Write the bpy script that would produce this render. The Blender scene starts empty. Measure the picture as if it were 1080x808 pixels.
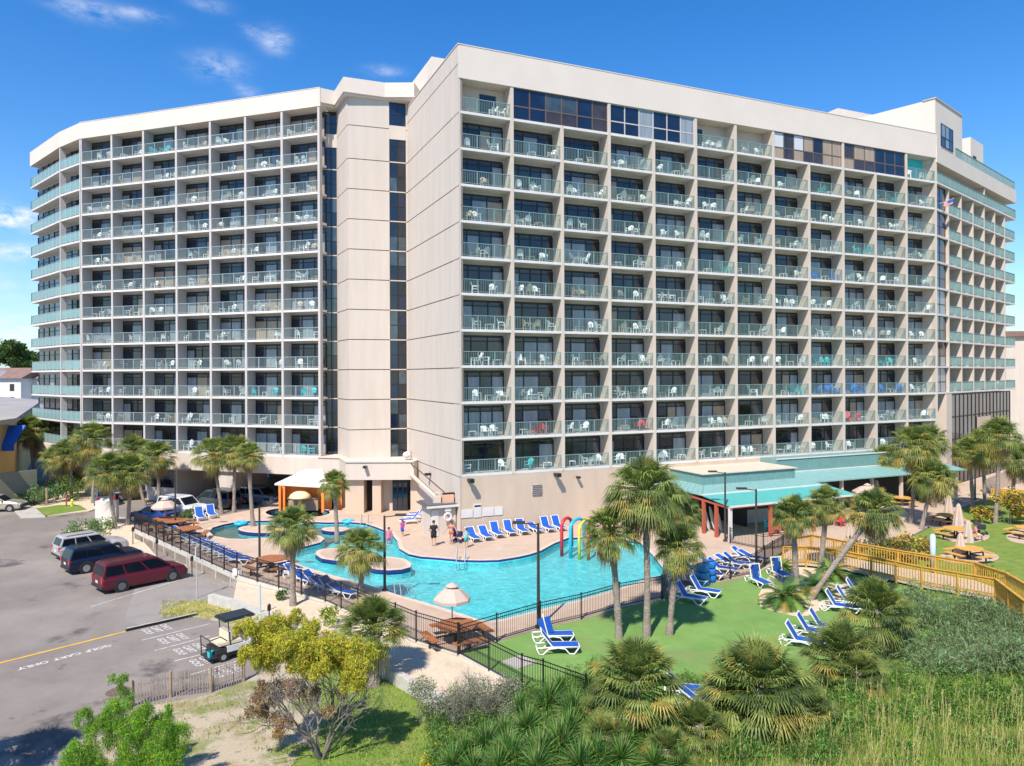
import bpy, math, random
from mathutils import Vector, Matrix
from mathutils.geometry import tessellate_polygon
R = random.Random(7)
PI = math.pi; rad = math.radians
sc = bpy.context.scene; COL = sc.collection
# ------------------------------------------------------------------ camera
F = 770.0; HC = 12.4; ROLL = .0042; HY = 395.5
cd = bpy.data.cameras.new('camera'); cam = bpy.data.objects.new('camera', cd); COL.objects.link(cam)
cd.lens = F/1080*36; cd.sensor_width = 36; cd.shift_y = -(404-HY)/1080; cd.clip_end = 3000; cd.clip_start = .5
cr, sr = math.cos(ROLL), math.sin(ROLL)
cam.matrix_world = Matrix(((cr, sr, 0, 0), (0, 0, -1, 0), (-sr, cr, 0, HC), (0, 0, 0, 1)))
sc.camera = cam
def ray(px, py):
    a = (px-540)/F; b = (HY-py)/F
    return Vector((cr*a+sr*b, 1, -sr*a+cr*b))
def G(px, py, z=0.0):                       # where the surveyed point stands on the level z
    d = ray(px, py); t = (z-HC)/d.z
    return Vector((d.x*t, t, z))
def GX(px, Y):                              # x for a bearing at distance Y
    return (px-540)/F*Y
# ------------------------------------------------------------------ mesh builder
class MB:
    def __init__(s): s.v = []; s.f = []; s.m = []
    def add(s, vs, fs, mi=0):
        o = len(s.v); s.v.extend([tuple(p) for p in vs])
        for f in fs: s.f.append(tuple(i+o for i in f)); s.m.append(mi)
    def box(s, x0, x1, y0, y1, z0, z1, mi=0, M=None):
        vs = [Vector(p) for p in ((x0,y0,z0),(x1,y0,z0),(x1,y1,z0),(x0,y1,z0),(x0,y0,z1),(x1,y0,z1),(x1,y1,z1),(x0,y1,z1))]
        if M: vs = [M @ p for p in vs]
        s.add(vs, ((0,3,2,1),(4,5,6,7),(0,1,5,4),(1,2,6,5),(2,3,7,6),(3,0,4,7)), mi)
    def cbox(s, c, sz, mi=0, rz=0, M=None):
        T = Matrix.Translation(c) @ Matrix.Rotation(rz, 4, 'Z')
        if M: T = M @ T
        a, b, d = sz[0]/2, sz[1]/2, sz[2]/2
        s.box(-a, a, -b, b, -d, d, mi, T)
    def bar(s, p, q, w, h=None, mi=0, up=None):
        p = Vector(p); q = Vector(q); h = h or w
        d = (q-p); L = d.length
        if L < 1e-6: return
        d /= L; u = Vector(up) if up else (Vector((0,0,1)) if abs(d.z) < .95 else Vector((0,1,0)))
        x = d.cross(u).normalized(); y = x.cross(d)
        vs = []
        for e in (p, q):
            for a, b in ((-1,-1),(1,-1),(1,1),(-1,1)): vs.append(e + x*(a*w/2) + y*(b*h/2))
        s.add(vs, ((0,1,2,3),(7,6,5,4),(0,4,5,1),(1,5,6,2),(2,6,7,3),(3,7,4,0)), mi)
    def tube(s, pts, r, n=8, mi=0, cap=True):
        pts = [Vector(p) for p in pts]; m = len(pts)
        rs = r if isinstance(r, (list, tuple)) else [r]*m
        o = []; prev = None
        for i, p in enumerate(pts):
            d = (pts[min(i+1,m-1)] - pts[max(i-1,0)]).normalized()
            if prev is None:
                u = Vector((0,0,1)) if abs(d.z) < .9 else Vector((1,0,0))
                x = d.cross(u).normalized()
            else:
                x = (prev - d*prev.dot(d)).normalized()
            prev = x; y = d.cross(x)
            for k in range(n):
                a = 2*PI*k/n; o.append(p + (x*math.cos(a)+y*math.sin(a))*rs[i])
        fs = []
        for i in range(m-1):
            for k in range(n):
                a = i*n+k; b = i*n+(k+1)%n; fs.append((a, b, b+n, a+n))
        if cap: fs.append(tuple(range(n-1,-1,-1))); fs.append(tuple((m-1)*n+k for k in range(n)))
        s.add(o, fs, mi)
    def prism(s, poly, z0, z1, mi=0, top=None, bottom=True):
        n = len(poly)
        A = sum(poly[i][0]*poly[(i+1)%n][1]-poly[(i+1)%n][0]*poly[i][1] for i in range(n))
        if A < 0: poly = poly[::-1]
        vs = [(p[0],p[1],z0) for p in poly]+[(p[0],p[1],z1) for p in poly]
        s.add(vs, [(i,(i+1)%n,n+(i+1)%n,n+i) for i in range(n)] + ([tuple(range(n-1,-1,-1))] if bottom else []), mi)
        s.add([(p[0],p[1],z1) for p in poly], [tuple(range(n))], mi if top is None else top)
    def sheet(s, loops, z, mi=0):
        ls = [[Vector((p[0],p[1],0)) for p in l] for l in loops]
        tris = tessellate_polygon(ls); vs = [(p.x,p.y,z) for l in ls for p in l]
        fs = []
        for t in tris:
            a, b, c = (vs[i] for i in t)
            cr_ = (b[0]-a[0])*(c[1]-a[1])-(c[0]-a[0])*(b[1]-a[1])
            fs.append(tuple(t) if cr_ > 0 else tuple(reversed(t)))
        s.add(vs, fs, mi)
    def strip(s, loop, z0, z1, mi=0, closed=True):
        n = len(loop); r = n if closed else n-1
        s.add([(p[0],p[1],z0) for p in loop]+[(p[0],p[1],z1) for p in loop], [(i,(i+1)%n,n+(i+1)%n,n+i) for i in range(r)], mi)
    def lathe(s, prof, n=16, mi=0, c=(0,0,0)):
        m = len(prof)
        vs = [(c[0]+r*math.cos(2*PI*k/n), c[1]+r*math.sin(2*PI*k/n), c[2]+z) for r, z in prof for k in range(n)]
        s.add(vs, [(i*n+k, i*n+(k+1)%n, (i+1)*n+(k+1)%n, (i+1)*n+k) for i in range(m-1) for k in range(n)], mi)
    def mesh(s, name, mats, smooth=False):
        me = bpy.data.meshes.new(name); me.from_pydata(s.v, [], s.f)
        for m in (mats if isinstance(mats, (list, tuple)) else [mats]): me.materials.append(m)
        me.polygons.foreach_set('material_index', s.m)
        if smooth: me.polygons.foreach_set('use_smooth', [True]*len(s.f))
        me.update(); return me
    def build(s, name, mats, parent=None, loc=None, rz=0, smooth=False):
        return link(name, s.mesh(name, mats, smooth), parent, loc, rz)
def link(name, data, parent=None, loc=None, rz=0):
    o = bpy.data.objects.new(name, data); COL.objects.link(o)
    if loc is not None: o.location = loc
    if rz: o.rotation_euler.z = rz
    if parent: o.parent = parent
    return o
def tag(o, label=None, cat=None, group=None, kind=None):
    if label: o['label'] = label
    if cat: o['category'] = cat
    if group: o['group'] = group
    if kind: o['kind'] = kind
    return o
def thing(name, label, cat, loc=(0,0,0), rz=0, group=None):
    return tag(link(name, None, None, loc, rz), label, cat, group)
KIDS = {}
def dup(root, loc, rz=0, label=None, group=None, scale=None):
    if root not in KIDS: KIDS[root] = [(c, list(c.children)) for c in root.children]
    r = root.copy(); COL.objects.link(r); r.location = loc; r.rotation_euler = (0,0,rz)
    if scale: r.scale = (scale,)*3 if not isinstance(scale, tuple) else scale
    if label: r['label'] = label
    if group: r['group'] = group
    for ch, gs in KIDS[root]:
        c = ch.copy(); COL.objects.link(c); c.parent = r
        for g in gs:
            d = g.copy(); COL.objects.link(d); d.parent = c
    return r
def struct(o): o['kind'] = 'structure'; return o
ORD = ['first','second','third','fourth','fifth','sixth','seventh','eighth','ninth','tenth','eleventh','twelfth','thirteenth','fourteenth','fifteenth','sixteenth','seventeenth','eighteenth','nineteenth','twentieth']
# ------------------------------------------------------------------ materials
def mat(name, col, rough=.7, var=0., scale=3., bump=0., bscale=30., metal=0., col2=None, spec=.5, coat=0., alpha=1., detail=4, stretch=None, lo=.35, hi=.65):
    m = bpy.data.materials.new(name); m.use_nodes = True; nt = m.node_tree; b = nt.nodes['Principled BSDF']
    b.inputs['Base Color'].default_value = (*col, 1); b.inputs['Roughness'].default_value = rough; b.inputs['Metallic'].default_value = metal
    b.inputs['Specular IOR Level'].default_value = spec; b.inputs['Coat Weight'].default_value = coat; b.inputs['Alpha'].default_value = alpha
    tc = None
    if var or col2 or bump: 
        tc = nt.nodes.new('ShaderNodeTexCoord'); out = tc.outputs['Object']
        if stretch:
            mp = nt.nodes.new('ShaderNodeMapping'); mp.inputs['Scale'].default_value = stretch; nt.links.new(out, mp.inputs['Vector']); out = mp.outputs[0]
    if var or col2:
        n = nt.nodes.new('ShaderNodeTexNoise'); n.inputs['Scale'].default_value = scale; n.inputs['Detail'].default_value = detail; n.inputs['Roughness'].default_value = .62
        nt.links.new(out, n.inputs['Vector'])
        r = nt.nodes.new('ShaderNodeValToRGB'); nt.links.new(n.outputs['Fac'], r.inputs['Fac'])
        c2 = col2 or tuple(min(1, c*(1+var)) for c in col); c1 = col if col2 else tuple(c*(1-var) for c in col)
        r.color_ramp.elements[0].position = lo; r.color_ramp.elements[1].position = hi
        r.color_ramp.elements[0].color = (*c1, 1); r.color_ramp.elements[1].color = (*c2, 1)
        nt.links.new(r.outputs['Color'], b.inputs['Base Color'])
    if bump:
        n = nt.nodes.new('ShaderNodeTexNoise'); n.inputs['Scale'].default_value = bscale; n.inputs['Detail'].default_value = 3
        nt.links.new(out, n.inputs['Vector']); bp = nt.nodes.new('ShaderNodeBump'); bp.inputs['Strength'].default_value = bump; bp.inputs['Distance'].default_value = .05
        nt.links.new(n.outputs['Fac'], bp.inputs['Height']); nt.links.new(bp.outputs['Normal'], b.inputs['Normal'])
    return m
def layered(name, base, layers, rough=.9, bump=.3, bscale=20):
    """base colour, then noise-masked layers (col, scale, lo, hi)"""
    m = bpy.data.materials.new(name); m.use_nodes = True; nt = m.node_tree; b = nt.nodes['Principled BSDF']; b.inputs['Roughness'].default_value = rough
    b.inputs['Specular IOR Level'].default_value = .25
    tc = nt.nodes.new('ShaderNodeTexCoord'); cur = None
    for i, (col, s, lo, hi) in enumerate(layers):
        n = nt.nodes.new('ShaderNodeTexNoise'); n.inputs['Scale'].default_value = s; n.inputs['Detail'].default_value = 6; n.inputs['Roughness'].default_value = .6
        mp = nt.nodes.new('ShaderNodeMapping'); mp.inputs['Location'].default_value = (i*7.3, i*3.1, i*5.7)
        nt.links.new(tc.outputs['Object'], mp.inputs['Vector']); nt.links.new(mp.outputs[0], n.inputs['Vector'])
        mr = nt.nodes.new('ShaderNodeMapRange'); mr.inputs['From Min'].default_value = lo; mr.inputs['From Max'].default_value = hi
        nt.links.new(n.outputs['Fac'], mr.inputs['Value'])
        mx = nt.nodes.new('ShaderNodeMix'); mx.data_type = 'RGBA'; nt.links.new(mr.outputs[0], mx.inputs[0])
        if cur: nt.links.new(cur, mx.inputs[6])
        else: mx.inputs[6].default_value = (*base, 1)
        mx.inputs[7].default_value = (*col, 1); cur = mx.outputs[2]
    nt.links.new(cur, b.inputs['Base Color'])
    n = nt.nodes.new('ShaderNodeTexNoise'); n.inputs['Scale'].default_value = bscale; n.inputs['Detail'].default_value = 4
    nt.links.new(tc.outputs['Object'], n.inputs['Vector']); bp = nt.nodes.new('ShaderNodeBump'); bp.inputs['Strength'].default_value = bump; bp.inputs['Distance'].default_value = .05
    nt.links.new(n.outputs['Fac'], bp.inputs['Height']); nt.links.new(bp.outputs['Normal'], b.inputs['Normal'])
    return m
def leaf(name, c, var=.25):
    m = mat(name, c, .55, var=var, scale=1.3, spec=.35, detail=2)
    nt = m.node_tree; b = nt.nodes['Principled BSDF']; out = nt.nodes['Material Output']
    tr = nt.nodes.new('ShaderNodeBsdfTranslucent'); tr.inputs['Color'].default_value = (min(1,c[0]*1.6), min(1,c[1]*1.7), c[2]*1.0, 1)
    mx = nt.nodes.new('ShaderNodeMixShader'); mx.inputs[0].default_value = .28
    nt.links.new(b.outputs[0], mx.inputs[1]); nt.links.new(tr.outputs[0], mx.inputs[2]); nt.links.new(mx.outputs[0], out.inputs['Surface'])
    return m
M = {}
M['stucco'] = mat('stucco_beige', (.555,.475,.40), .9, col2=(.615,.53,.45), scale=.9, bump=.15, bscale=40, stretch=(1.3,1.3,.16), detail=8, lo=.3, hi=.6)
M['stucco_tan'] = mat('stucco_tan', (.53,.405,.30), .9, col2=(.60,.47,.35), scale=.8, bump=.15, bscale=40, stretch=(1,1,.25), detail=8, lo=.3, hi=.65)
M['parapet'] = mat('stucco_cream', (.69,.595,.505), .85, var=.03, scale=.3, bump=.1, bscale=40)
M['fin'] = mat('stucco_fin', (.60,.50,.41), .9, var=.05, scale=.6)
M['fin_grey'] = mat('stucco_grey', (.52,.475,.44), .9, var=.04, scale=.6)  # left wing fins' sunless tone put into the colour; plain grey elsewhere
M['white'] = mat('white_paint', (.68,.64,.59), .6, var=.05, scale=1.)
M['groove'] = mat('joint_dark', (.26,.21,.175), .9)  # dark brown core colour seen in the joints between wall panels
M['rail'] = mat('pale_green_aluminium', (.21,.31,.29), .5)
M['rail_w'] = mat('pale_aluminium', (.36,.43,.43), .4, metal=.2)
M['bronze'] = mat('bronze_frame', (.018,.016,.016), .4)
M['brown'] = mat('brown_frame', (.14,.09,.07), .5)
def glassy(name, c, rough=.06, spec=.7): return mat(name, c, rough, spec=spec, coat=.3, var=.35, scale=.6)
M['g_dark'] = glassy('dark_glass', (.012,.016,.022)); M['g_blue'] = glassy('blue_glass', (.008,.016,.04)); M['g_grey'] = glassy('grey_glass', (.05,.07,.08))
M['g_curt'] = mat('curtain_behind_glass', (.27,.30,.32), .25, var=.2, scale=6, coat=.4, stretch=(1,1,.05))
M['g_brown'] = glassy('brown_glass', (.05,.035,.03)); M['g_tan'] = mat('tan_blind_behind_glass', (.38,.28,.19), .3, var=.1, scale=5, coat=.4, stretch=(1,1,.05)); M['g_white'] = mat('white_blind_behind_glass', (.6,.6,.6), .3, coat=.4)
M['g_red'] = glassy('red_glass', (.10,.02,.025))
M['room'] = mat('dark_interior', (.03,.028,.026), .9)
def tintglass(name, col, mixf):
    m = bpy.data.materials.new(name); m.use_nodes = True; nt = m.node_tree; b = nt.nodes['Principled BSDF']; out = nt.nodes['Material Output']
    b.inputs['Base Color'].default_value = (*col, 1); b.inputs['Roughness'].default_value = .15
    tr = nt.nodes.new('ShaderNodeBsdfTransparent'); tr.inputs['Color'].default_value = (.93,.97,.965,1); mx = nt.nodes.new('ShaderNodeMixShader'); mx.inputs[0].default_value = mixf
    nt.links.new(tr.outputs[0], mx.inputs[1]); nt.links.new(b.outputs[0], mx.inputs[2]); nt.links.new(mx.outputs[0], out.inputs['Surface']); return m
M['rglass'] = tintglass('railing_glass', (.30,.42,.40), .03); M['rglass2'] = tintglass('teal_railing_glass', (.36,.60,.57), .50)
M['resin'] = mat('white_resin', (.78,.77,.75), .45); M['turq'] = mat('turquoise_resin', (.03,.55,.58), .5); M['redp'] = mat('red_resin', (.62,.05,.07), .5); M['bluep'] = mat('blue_resin', (.02,.18,.62), .5)
M['tanp'] = mat('tan_resin', (.50,.40,.30), .5); M['black'] = mat('black_metal', (.012,.012,.013), .45); M['greyp']= mat('grey_resin', (.25,.25,.25), .6)
# ------------------------------------------------------------------ light
w = bpy.data.worlds.new('World'); sc.world = w; w.use_nodes = True; nt = w.node_tree
bg = nt.nodes['Background']; sky = nt.nodes.new('ShaderNodeTexSky'); sky.sky_type = 'NISHITA'; sky.sun_disc = False
SE, SA = rad(51), rad(202)
sky.sun_elevation = SE; sky.sun_rotation = SA; sky.altitude = 0; sky.air_density = 1.0; sky.dust_density = .2; sky.ozone_density = 2.5
hs = nt.nodes.new('ShaderNodeHueSaturation'); hs.inputs['Saturation'].default_value = 1.4; hs.inputs['Hue'].default_value = .508; hs.inputs['Value'].default_value = 1.62
nt.links.new(sky.outputs[0], hs.inputs['Color'])
tc = nt.nodes.new('ShaderNodeTexCoord'); sp = nt.nodes.new('ShaderNodeSeparateXYZ'); nt.links.new(tc.outputs['Generated'], sp.inputs[0])
def mth(op, a, b=None, c=None):
    n = nt.nodes.new('ShaderNodeMath'); n.operation = op
    for i, x in enumerate((a, b, c)):
        if x is None: continue
        if isinstance(x, (int, float)): n.inputs[i].default_value = x
        else: nt.links.new(x, n.inputs[i])
    return n.outputs[0]
az = mth('ARCTAN2', sp.outputs[0], sp.outputs[1]); el = mth('ARCSINE', sp.outputs[2])
tot = None
def dirang(px, py):
    d = ray(px, py).normalized(); return math.atan2(d.x, d.y), math.asin(d.z)
for px, py, rx, ry, s in ((93,10,26,8,.36),(150,15,18,5,.3),(230,70,22,10,.42),(290,43,13,9,.5),(262,32,8,5,.3),(260,96,9,5,.4),(405,75,16,5,.25),
                          (14,229,24,8,1.1),(24,266,24,6,.6),(24,344,26,7,.6),(8,356,26,5,.6),(-60,300,50,20,.4),(220,5,16,5,.25),(1300,300,120,30,.4),(-300,200,120,40,.3)):
    a0, e0 = dirang(px, py); sx, sy = rx/F, ry/F
    dx = mth('DIVIDE', mth('SUBTRACT', az, a0), sx); dy = mth('DIVIDE', mth('SUBTRACT', el, e0), sy)
    r2 = mth('ADD', mth('MULTIPLY', dx, dx), mth('MULTIPLY', dy, dy))
    g = mth('MULTIPLY', mth('EXPONENT', mth('MULTIPLY', r2, -1.0)), s)
    tot = g if tot is None else mth('ADD', tot, g)
nz = nt.nodes.new('ShaderNodeTexNoise'); nz.inputs['Scale'].default_value = 34; nz.inputs['Detail'].default_value = 8; nz.inputs['Roughness'].default_value = .62
mp = nt.nodes.new('ShaderNodeMapping'); mp.inputs['Scale'].default_value = (1, 1, 2.2); nt.links.new(tc.outputs['Generated'], mp.inputs[0]); nt.links.new(mp.outputs[0], nz.inputs['Vector'])
cf = mth('MULTIPLY', tot, mth('MULTIPLY', mth('MAXIMUM', mth('SUBTRACT', nz.outputs['Fac'], .36), 0), 4.2))
cf = mth('MINIMUM', cf, .95)
hz = mth('MULTIPLY', mth('EXPONENT', mth('MULTIPLY', mth('MAXIMUM', el, 0), -8.0)), .62)
mh = nt.nodes.new('ShaderNodeMix'); mh.data_type = 'RGBA'; nt.links.new(hz, mh.inputs[0]); nt.links.new(hs.outputs[0], mh.inputs[6]); mh.inputs[7].default_value = (2.0,4.4,6.9,1)
mc = nt.nodes.new('ShaderNodeMix'); mc.data_type = 'RGBA'; nt.links.new(cf, mc.inputs[0]); nt.links.new(mh.outputs[2], mc.inputs[6]); mc.inputs[7].default_value = (8.6,8.9,9.4,1)
nt.links.new(mc.outputs[2], bg.inputs['Color']); bg.inputs['Strength'].default_value = .098
sl = bpy.data.lights.new('sun', 'SUN'); so = bpy.data.objects.new('sun', sl); COL.objects.link(so)
sl.energy = 5.0; sl.angle = rad(.5); sl.color = (1, .93, .83)
SUN = Vector((math.sin(SA)*math.cos(SE), math.cos(SA)*math.cos(SE), math.sin(SE)))
so.rotation_euler = (-SUN).to_track_quat('-Z', 'Y').to_euler(); so.location = (0,0,60)
sc.view_settings.view_transform = 'Standard'; sc.view_settings.look = 'None'; sc.view_settings.gamma = 1; sc.view_settings.exposure = .34
# ------------------------------------------------------------------ the hotel
BMN = ['stucco','parapet','fin','fin_grey','white','groove','rail','rail_w','bronze','brown','g_dark','g_blue','g_grey','g_curt','g_brown','g_tan','g_white','g_red','room','rglass','rglass2','stucco_tan','turq','resin']
BM = [M[n] for n in BMN]; I = {n: i for i, n in enumerate(BMN)}
def merge(dst, src, T):
    o = len(dst.v); dst.v.extend([tuple(T @ Vector(p)) for p in src.v]); dst.f.extend([tuple(i+o for i in f) for f in src.f]); dst.m.extend(src.m)
Cx, Cy = -4.004, 56.06; UX, UY = .9164, .4003; BAY = 4.465; Z0 = 4.56; FH = 2.8
AR = math.atan2(UY, UX); TR = Matrix.Translation((Cx, Cy, 0)) @ Matrix.Rotation(AR, 4, 'Z')
LX, LY = -18.23, 69.5; AL = rad(-18.2); TL = Matrix.Translation((LX, LY, 0)) @ Matrix.Rotation(AL, 4, 'Z'); BL = 4.24
E0 = TR @ Vector((12*BAY, 0, 0)); AE = rad(41.5); TE = Matrix.Translation(E0) @ Matrix.Rotation(AE, 4, 'Z')
hotel = thing('hotel_building', 'cream high-rise beach hotel with angled balcony wings above the pool', 'hotel', (0,0,0))
def part(name, mb, parent=hotel, T=None, mats=None, smooth=False):
    o = mb.build(name, mats or BM, parent, smooth=smooth)
    if T is not None: o.matrix_basis = T
    return o
def rail_mb(W, gi, ri, y=.05, z0=.22):
    b = MB(); b.box(0, W, y-.03, y+.03, z0+1.02, z0+1.07, ri); b.box(0, W, y-.02, y+.02, z0+.07, z0+.11, ri)
    n = max(2, round(W/1.35))
    for i in range(n+1):
        x = min(W-.025, max(.025, W*i/n)); b.box(x-.03, x+.03, y-.031, y+.031, z0, z0+1.019, ri)
    k = int(W/.14)
    for i in range(1, k):
        x = W*i/k; b.box(x-.009, x+.009, y-.010, y+.010, z0+.11, z0+1.02, ri)
    b.box(.03, W-.03, y+.022, y+.03, z0+.12, z0+1.01, I[gi]); return b
def slab_mb(W, D):
    b = MB(); b.box(0, W, 0, D, 0, .2, I['white']); b.box(.02, W-.02, .02, D, .2, .206, I['fin_grey']); return b
def door_mb(W, D, rr):
    b = MB(); x1 = W*.965; z0, z1 = .22, 2.42; y = D-.06
    zt = z1-.28; b.box(0, x1, y, D-.004, z1, 2.60, I['bronze'])
    kinds = ['g_dark','g_dark','g_dark','g_blue','g_blue','g_grey','g_curt','g_curt','g_tan'] if rr.random() < .8 else ['g_curt','g_curt','g_grey']
    n = rr.choice([3,3,4]); xs = [0] + sorted(x1*(i+rr.uniform(-.06,.06))/n for i in range(1,n)) + [x1]
    tr = rr.choice(['g_dark','g_brown','g_grey'])
    for i in range(n):
        kd = rr.choice(kinds); b.box(xs[i]+.05, xs[i+1]-.05, y+.02, D-.01, z0+.06, zt-.04, I[kd])
        b.box(xs[i]+.05, xs[i+1]-.05, y+.02, D-.01, zt+.05, z1-.02, I[tr])
    for i, x in enumerate(xs): b.box(x-.05, x+.05, y-.02, D-.005, z0, z1, I['bronze'])
    b.box(0, x1, y-.012, D-.006, zt-.04, zt+.05, I['bronze']); b.box(0, x1, y-.012, D-.006, z0, z0+.06, I['bronze'])
    return b
def soffit_lamp(b, W): pass
# --- right wing
FW = .28
WR = BAY-FW
slabR = slab_mb(WR, 1.35); slabR_me = slabR.mesh('balcony', BM)
railR = rail_mb(WR, 'rglass', I['rail']); railR_me = railR.mesh('railing', BM)
rv = random.Random(11); doorsR = [door_mb(WR, 1.35, rv) for _ in range(26)]; doorsR_me = [d.mesh('sliding_door', BM) for d in doorsR]
rest = MB(); rest.mats = BM
BALC = []                                # (frame, x0, z floor, width, depth, wing, bay, row, ind)
for r in range(11):
    for i in range(12):
        T = TR @ Matrix.Translation((i*BAY+FW/2, .02, Z0+FH*r)); top = r == 10
        if top and i not in (0,5,6,11): 
            merge(rest, slabR, T); continue
        BALC.append((T, WR, 'right', i, r)); dn = rv.randrange(26)
        if r < 10 and i < 10:
            o = link('balcony', slabR_me, hotel); o.matrix_basis = T
            link('railing', railR_me, o); link('sliding_door', doorsR_me[dn], o)
        else:
            merge(rest, slabR, T); merge(rest, railR, T)
            if not top: merge(rest, doorsR[dn], T)
# fins
for i in range(13):
    b = MB(); t1 = Z0+FH*10+.2 if i in (2,4,8,10) else 35.24
    b.box(-FW/2 if i else .0, FW/2, 0, 1.35, Z0, t1, I['fin']); 
    part('balcony_fin', b, T=TR @ Matrix.Translation((i*BAY, 0, 0)))
# walls
b = MB(); XE = 12*BAY+FW/2
b.box(.02, XE, 1.35, 18, 4.0, 37.2, I['stucco'])
b.box(.02, XE, .03, 18, -.6, Z0, I['stucco_tan']); b.box(-.045, .03, -.015, .06, -.6, Z0-.05, I['stucco_tan'])
b.box(-.02, XE, -.05, .25, 35.24, 37.8, I['parapet']); b.box(.25, XE, .25, 1.35, 35.24, 35.5, I['parapet'])
b.box(-.05, XE, -.08, .30, 37.8, 37.87, I['parapet'])
for i, top in ((0,'fin'),(5,'fin'),(6,'fin')):
    b.box(i*BAY+FW/2+.003, i*BAY+FW/2+WR-.003, 1.29, 1.347, Z0+FH*10+.21, 35.23, I[top])
b.box(11*BAY+FW/2+.003, 11*BAY+FW/2+WR-.003, 1.25, 1.347, Z0+FH*10+.21, 35.23, I['turq'])
b.box(2.2, 3.6, 1.25, 1.285, Z0+FH*10+.21, Z0+FH*10+2.2, I['g_dark']); b.box(5*BAY+.5, 5*BAY+1.7, 1.25, 1.285, Z0+FH*10+.21, Z0+FH*10+2.2, I['g_dark'])
part('wall', b, T=TR)
b = MB()                                  # the blank end wall in storey-high panels
DB = 14.68; zs = [-.6] + [Z0+FH*k for k in range(11)] + [36.3, 37.8]
b.box(.001, .3, .04, DB, -.6, 37.75, I['groove'])
for a, c in zip(zs, zs[1:]): b.box(-.05, .0, -.02, DB, a+.045, c-.045 if c < 37.7 else c, I['stucco'])
b.box(-.10, .30, -.085, DB, 37.8, 37.87, I['parapet'])
part('end_wall', b, T=TR)
# glazed penthouse bays
def glazed(i0, n, kinds, fr, T=TR, W=2*BAY-FW, z0=Z0+FH*10+.2, z1=35.24, y=.12, split=.42, x0=None):
    b = MB(); x0 = i0*BAY+FW/2 if x0 is None else x0; zm = z0+(z1-z0)*split
    for k in range(n):
        a = x0+W*k/n; c = x0+W*(k+1)/n
        b.box(a+.04, c-.04, y, y+.05, z0+.05, zm-.04, I[kinds[k][0]]); b.box(a+.04, c-.04, y, y+.05, zm+.04, z1-.05, I[kinds[k][1]])
    for k in range(n+1):
        a = x0+W*k/n; b.box(max(x0, a-.05), min(x0+W, a+.05), y-.03, y+.1, z0, z1, fr)
    for z, h in ((z0, .05), (zm-.05, .1), (z1-.06, .06)): b.box(x0, x0+W, y-.022, y+.09, z, z+h, fr)
    b.box(x0, x0+W, y+.3, y+.32, z0, z1, I['room'])
    return part('window', b, T=T)
D, G_, B_, C_, T_, W_, N_ = 'g_dark','g_grey','g_blue','g_curt','g_tan','g_white','g_brown'
glazed(1, 6, [(B_,B_),(B_,B_),(N_,G_),(N_,G_),(B_,B_),(N_,N_)], I['brown'])
glazed(3, 6, [(B_,B_),(B_,B_),(C_,C_),(B_,B_),(B_,B_),(C_,C_)], I['fin_grey'])
glazed(7, 7, [(T_,W_),(N_,N_),(T_,W_),(N_,T_),(N_,D),(T_,T_),(T_,T_)], I['brown'])
glazed(9, 6, [(T_,N_),(N_,T_),(N_,T_),(B_,B_),(B_,B_),(B_,B_)], I['brown'])
# lights, vent and notices on the lower wall
def tx(px): k = (px-540)/F; return (Cy*k-Cx)/(UX-UY*k)
def zx(px, py): t = tx(px); return HC + (HY-.0042*(px-540)-py)/F*(Cy+UY*t)
for px, py, s in ((494,506,1.),(585,500,1.),(608,503,.6)):
    b = MB(); b.box(-.14*s, .14*s, -.75*s, 0, -.1*s, .1*s, I['bronze']); b.box(-.18*s, .18*s, -.8*s, -.35*s, -.16*s, .14*s, I['bronze'])
    part('wall_light', b, T=TR @ Matrix.Translation((tx(px), .02, zx(px, py))))
b = MB(); b.lathe([(0,.02),(.5,.02),(.5,-.03)], 12, I['fin_grey']); 
for q in range(6): b.box(-.42, .42, -.40+q*.15, -.34+q*.15, .02, .06, I['brown'])
part('vent', b, T=TR @ Matrix.Translation((tx(566), 0, zx(566,517))) @ Matrix.Rotation(PI/2, 4, 'X'))
for px0, px1, py0, py1, hb in ((485.8,498,538,546.6,0),(499,507,532,546,1),(508,520,536,544.6,0),(521,529.5,534.8,543.6,0)):
    b = MB(); t0, t1 = tx(px0), tx(px1); za, zb = zx(px0, py1), zx(px0, py0)
    b.box(t0, t1, -.03, .026, za, zb, I['white'])
    if hb: b.box(t0+.05, t1-.05, -.034, -.03, zb-.22, zb-.08, I['g_blue'])
    part('notice_board', b, T=TR)
# --- left wing
WL = BL-.24
slabL = slab_mb(WL, 1.35); railL = rail_mb(WL, 'rglass', I['rail_w']); doorsL = [door_mb(WL, 1.35, rv) for _ in range(12)]
for r in range(12):
    for i in range(7):
        T = TL @ Matrix.Translation((-(i+1)*BL+.12, .02, Z0+FH*r)); BALC.append((T, WL, 'left', i, r))
        merge(rest, slabL, T); merge(rest, railL, T); merge(rest, doorsL[rv.randrange(12)], T)
for i in range(8):
    b = MB(); b.box(-.12 if i else -.24, .12 if i else 0., 0, 1.35 if i else .45, Z0, 38.07, I['fin_grey']); part('balcony_fin', b, T=TL @ Matrix.Translation((-i*BL, 0, 0)))
b = MB(); XL = -7*BL
b.box(XL-1, -.95, 1.35, 16, Z0, 39.3, I['fin_grey']); b.box(XL-.12, .12, -.05, .25, 38.07, 39.8, I['parapet']); b.box(XL, .1, .25, 1.35, 38.07, 38.3, I['parapet'])
b.box(XL-.12, .12, -.08, .28, 39.8, 39.86, I['parapet'])
b.box(XL, .12, -.02, .3, 2.87, Z0, I['stucco']); b.box(XL, 0, .3, 16, 2.95, Z0, I['fin'])
part('wall', b, T=TL)
b = MB()                                  # ground storey with the open parking deck
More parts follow.
